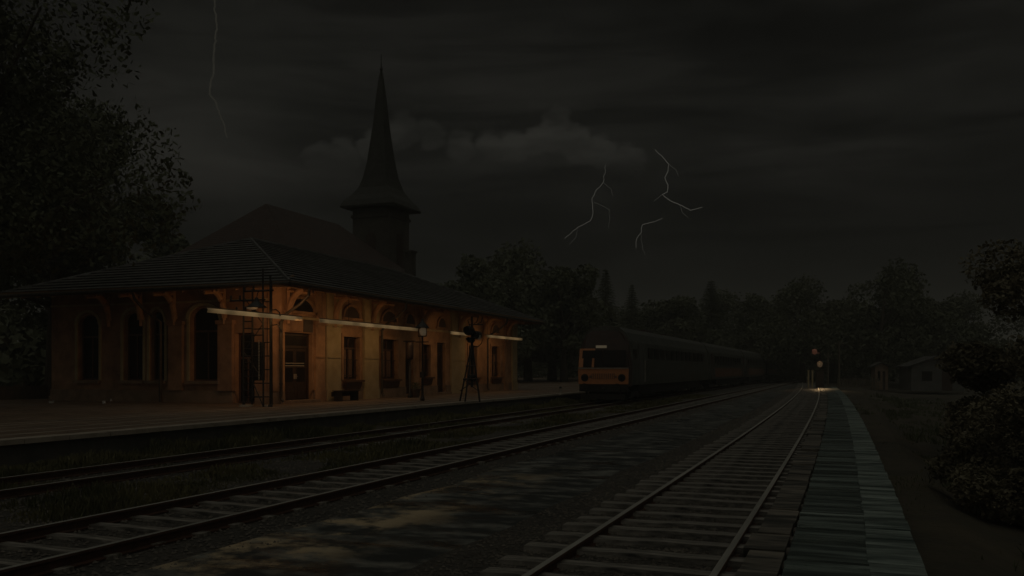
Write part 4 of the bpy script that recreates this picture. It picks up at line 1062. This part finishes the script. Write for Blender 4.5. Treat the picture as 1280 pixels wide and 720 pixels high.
cl=mr(acc,-.0015,.006,0,1); 
fade=mr(el,azel(640,232)[1],azel(640,175)[1],0,1)
clb=mth('MULTIPLY',mth('MULTIPLY',cl,fade),mr(nB,.38,.62,.0035,.0095))
# glow round the left lightning and pale break at left
a,e_=azel(262,132); dx=mth('MULTIPLY',mth('SUBTRACT',az,a),1.0); dy=mth('SUBTRACT',el,e_)
g_=mth('MULTIPLY',mth('EXPONENT',mth('MULTIPLY',mth('ADD',mth('MULTIPLY',dx,dx),mth('MULTIPLY',dy,dy)),-95)),.006)
rear=mth('ADD',mth('MULTIPLY',sep.outputs[0],ST),mth('MULTIPLY',sep.outputs[1],-CT))   # brightness added behind the camera, to light surfaces facing it
rl=mth('MULTIPLY',mth('MULTIPLY',mr(rear,.05,.85,0,.05),mr(el,0,.12,0,1)),mr(el,.5,1.1,1,.3))
for gx,gy,gs,gk in ((834,222,900,.0016),(742,255,900,.0012)):
    a,e_=azel(gx,gy); dx=mth('SUBTRACT',az,a); dy=mth('SUBTRACT',el,e_)
    g_=mth('ADD',g_,mth('MULTIPLY',mth('EXPONENT',mth('MULTIPLY',mth('ADD',mth('MULTIPLY',dx,dx),mth('MULTIPLY',dy,dy)),-gs)),gk))
tot=mth('ADD',mth('ADD',mth('ADD',mod,clb),g_),rl)
tint=N.new('ShaderNodeMix'); tint.data_type='RGBA'; L.new(nA,tint.inputs[0]); tint.inputs[6].default_value=(1.0,1.02,.86,1); tint.inputs[7].default_value=(1.05,.98,.84,1)
vm=N.new('ShaderNodeVectorMath'); vm.operation='SCALE'; L.new(tint.outputs[2],vm.inputs[0]); L.new(tot,vm.inputs[3])
# the sky texture supplies a small cool share of the light
vs=N.new('ShaderNodeVectorMath'); vs.operation='SCALE'; L.new(sky.outputs[0],vs.inputs[0]); vs.inputs[3].default_value=.0018
va=N.new('ShaderNodeVectorMath'); va.operation='ADD'; L.new(vm.outputs[0],va.inputs[0]); L.new(vs.outputs[0],va.inputs[1])
vt=N.new('ShaderNodeVectorMath'); vt.operation='SCALE'; L.new(vm.outputs[0],vt.inputs[0]); vt.inputs[3].default_value=20
va2=N.new('ShaderNodeVectorMath'); va2.operation='ADD'; L.new(vt.outputs[0],va2.inputs[0]); L.new(vs.outputs[0],va2.inputs[1])
L.new(va2.outputs[0],bg.inputs[0]); bg.inputs[1].default_value=.05
# faint moon/storm light
SU=bpy.data.lights.new('sun','SUN'); SU.energy=.02; SU.angle=R(12); SU.color=(1,.97,.9)
su=bpy.data.objects.new('sun',SU); col.objects.link(su)
dirv=Vector((math.sin(SUN_ROT)*math.cos(SUN_EL),math.cos(SUN_ROT)*math.cos(SUN_EL),math.sin(SUN_EL)))
su.rotation_euler=(-dirv).to_track_quat('-Z','Y').to_euler(); su.location=(0,0,50)

# ------------------------------------------------------------- camera
cam=bpy.data.cameras.new('camera'); cam.sensor_width=36; cam.lens=36*F/1280; cam.shift_y=102/1280; cam.clip_end=4000
co=bpy.data.objects.new('camera',cam); col.objects.link(co); co.location=(0,0,EYE); co.rotation_euler=(R(90),0,TH); scene.camera=co
vs_=scene.view_settings; vs_.view_transform='Standard'; vs_.look='None'; vs_.exposure=0; vs_.gamma=1; vs_.use_curve_mapping=False
scene.render.engine='CYCLES'; scene.cycles.use_denoising=True; scene.cycles.max_bounces=5; scene.cycles.volume_bounces=0
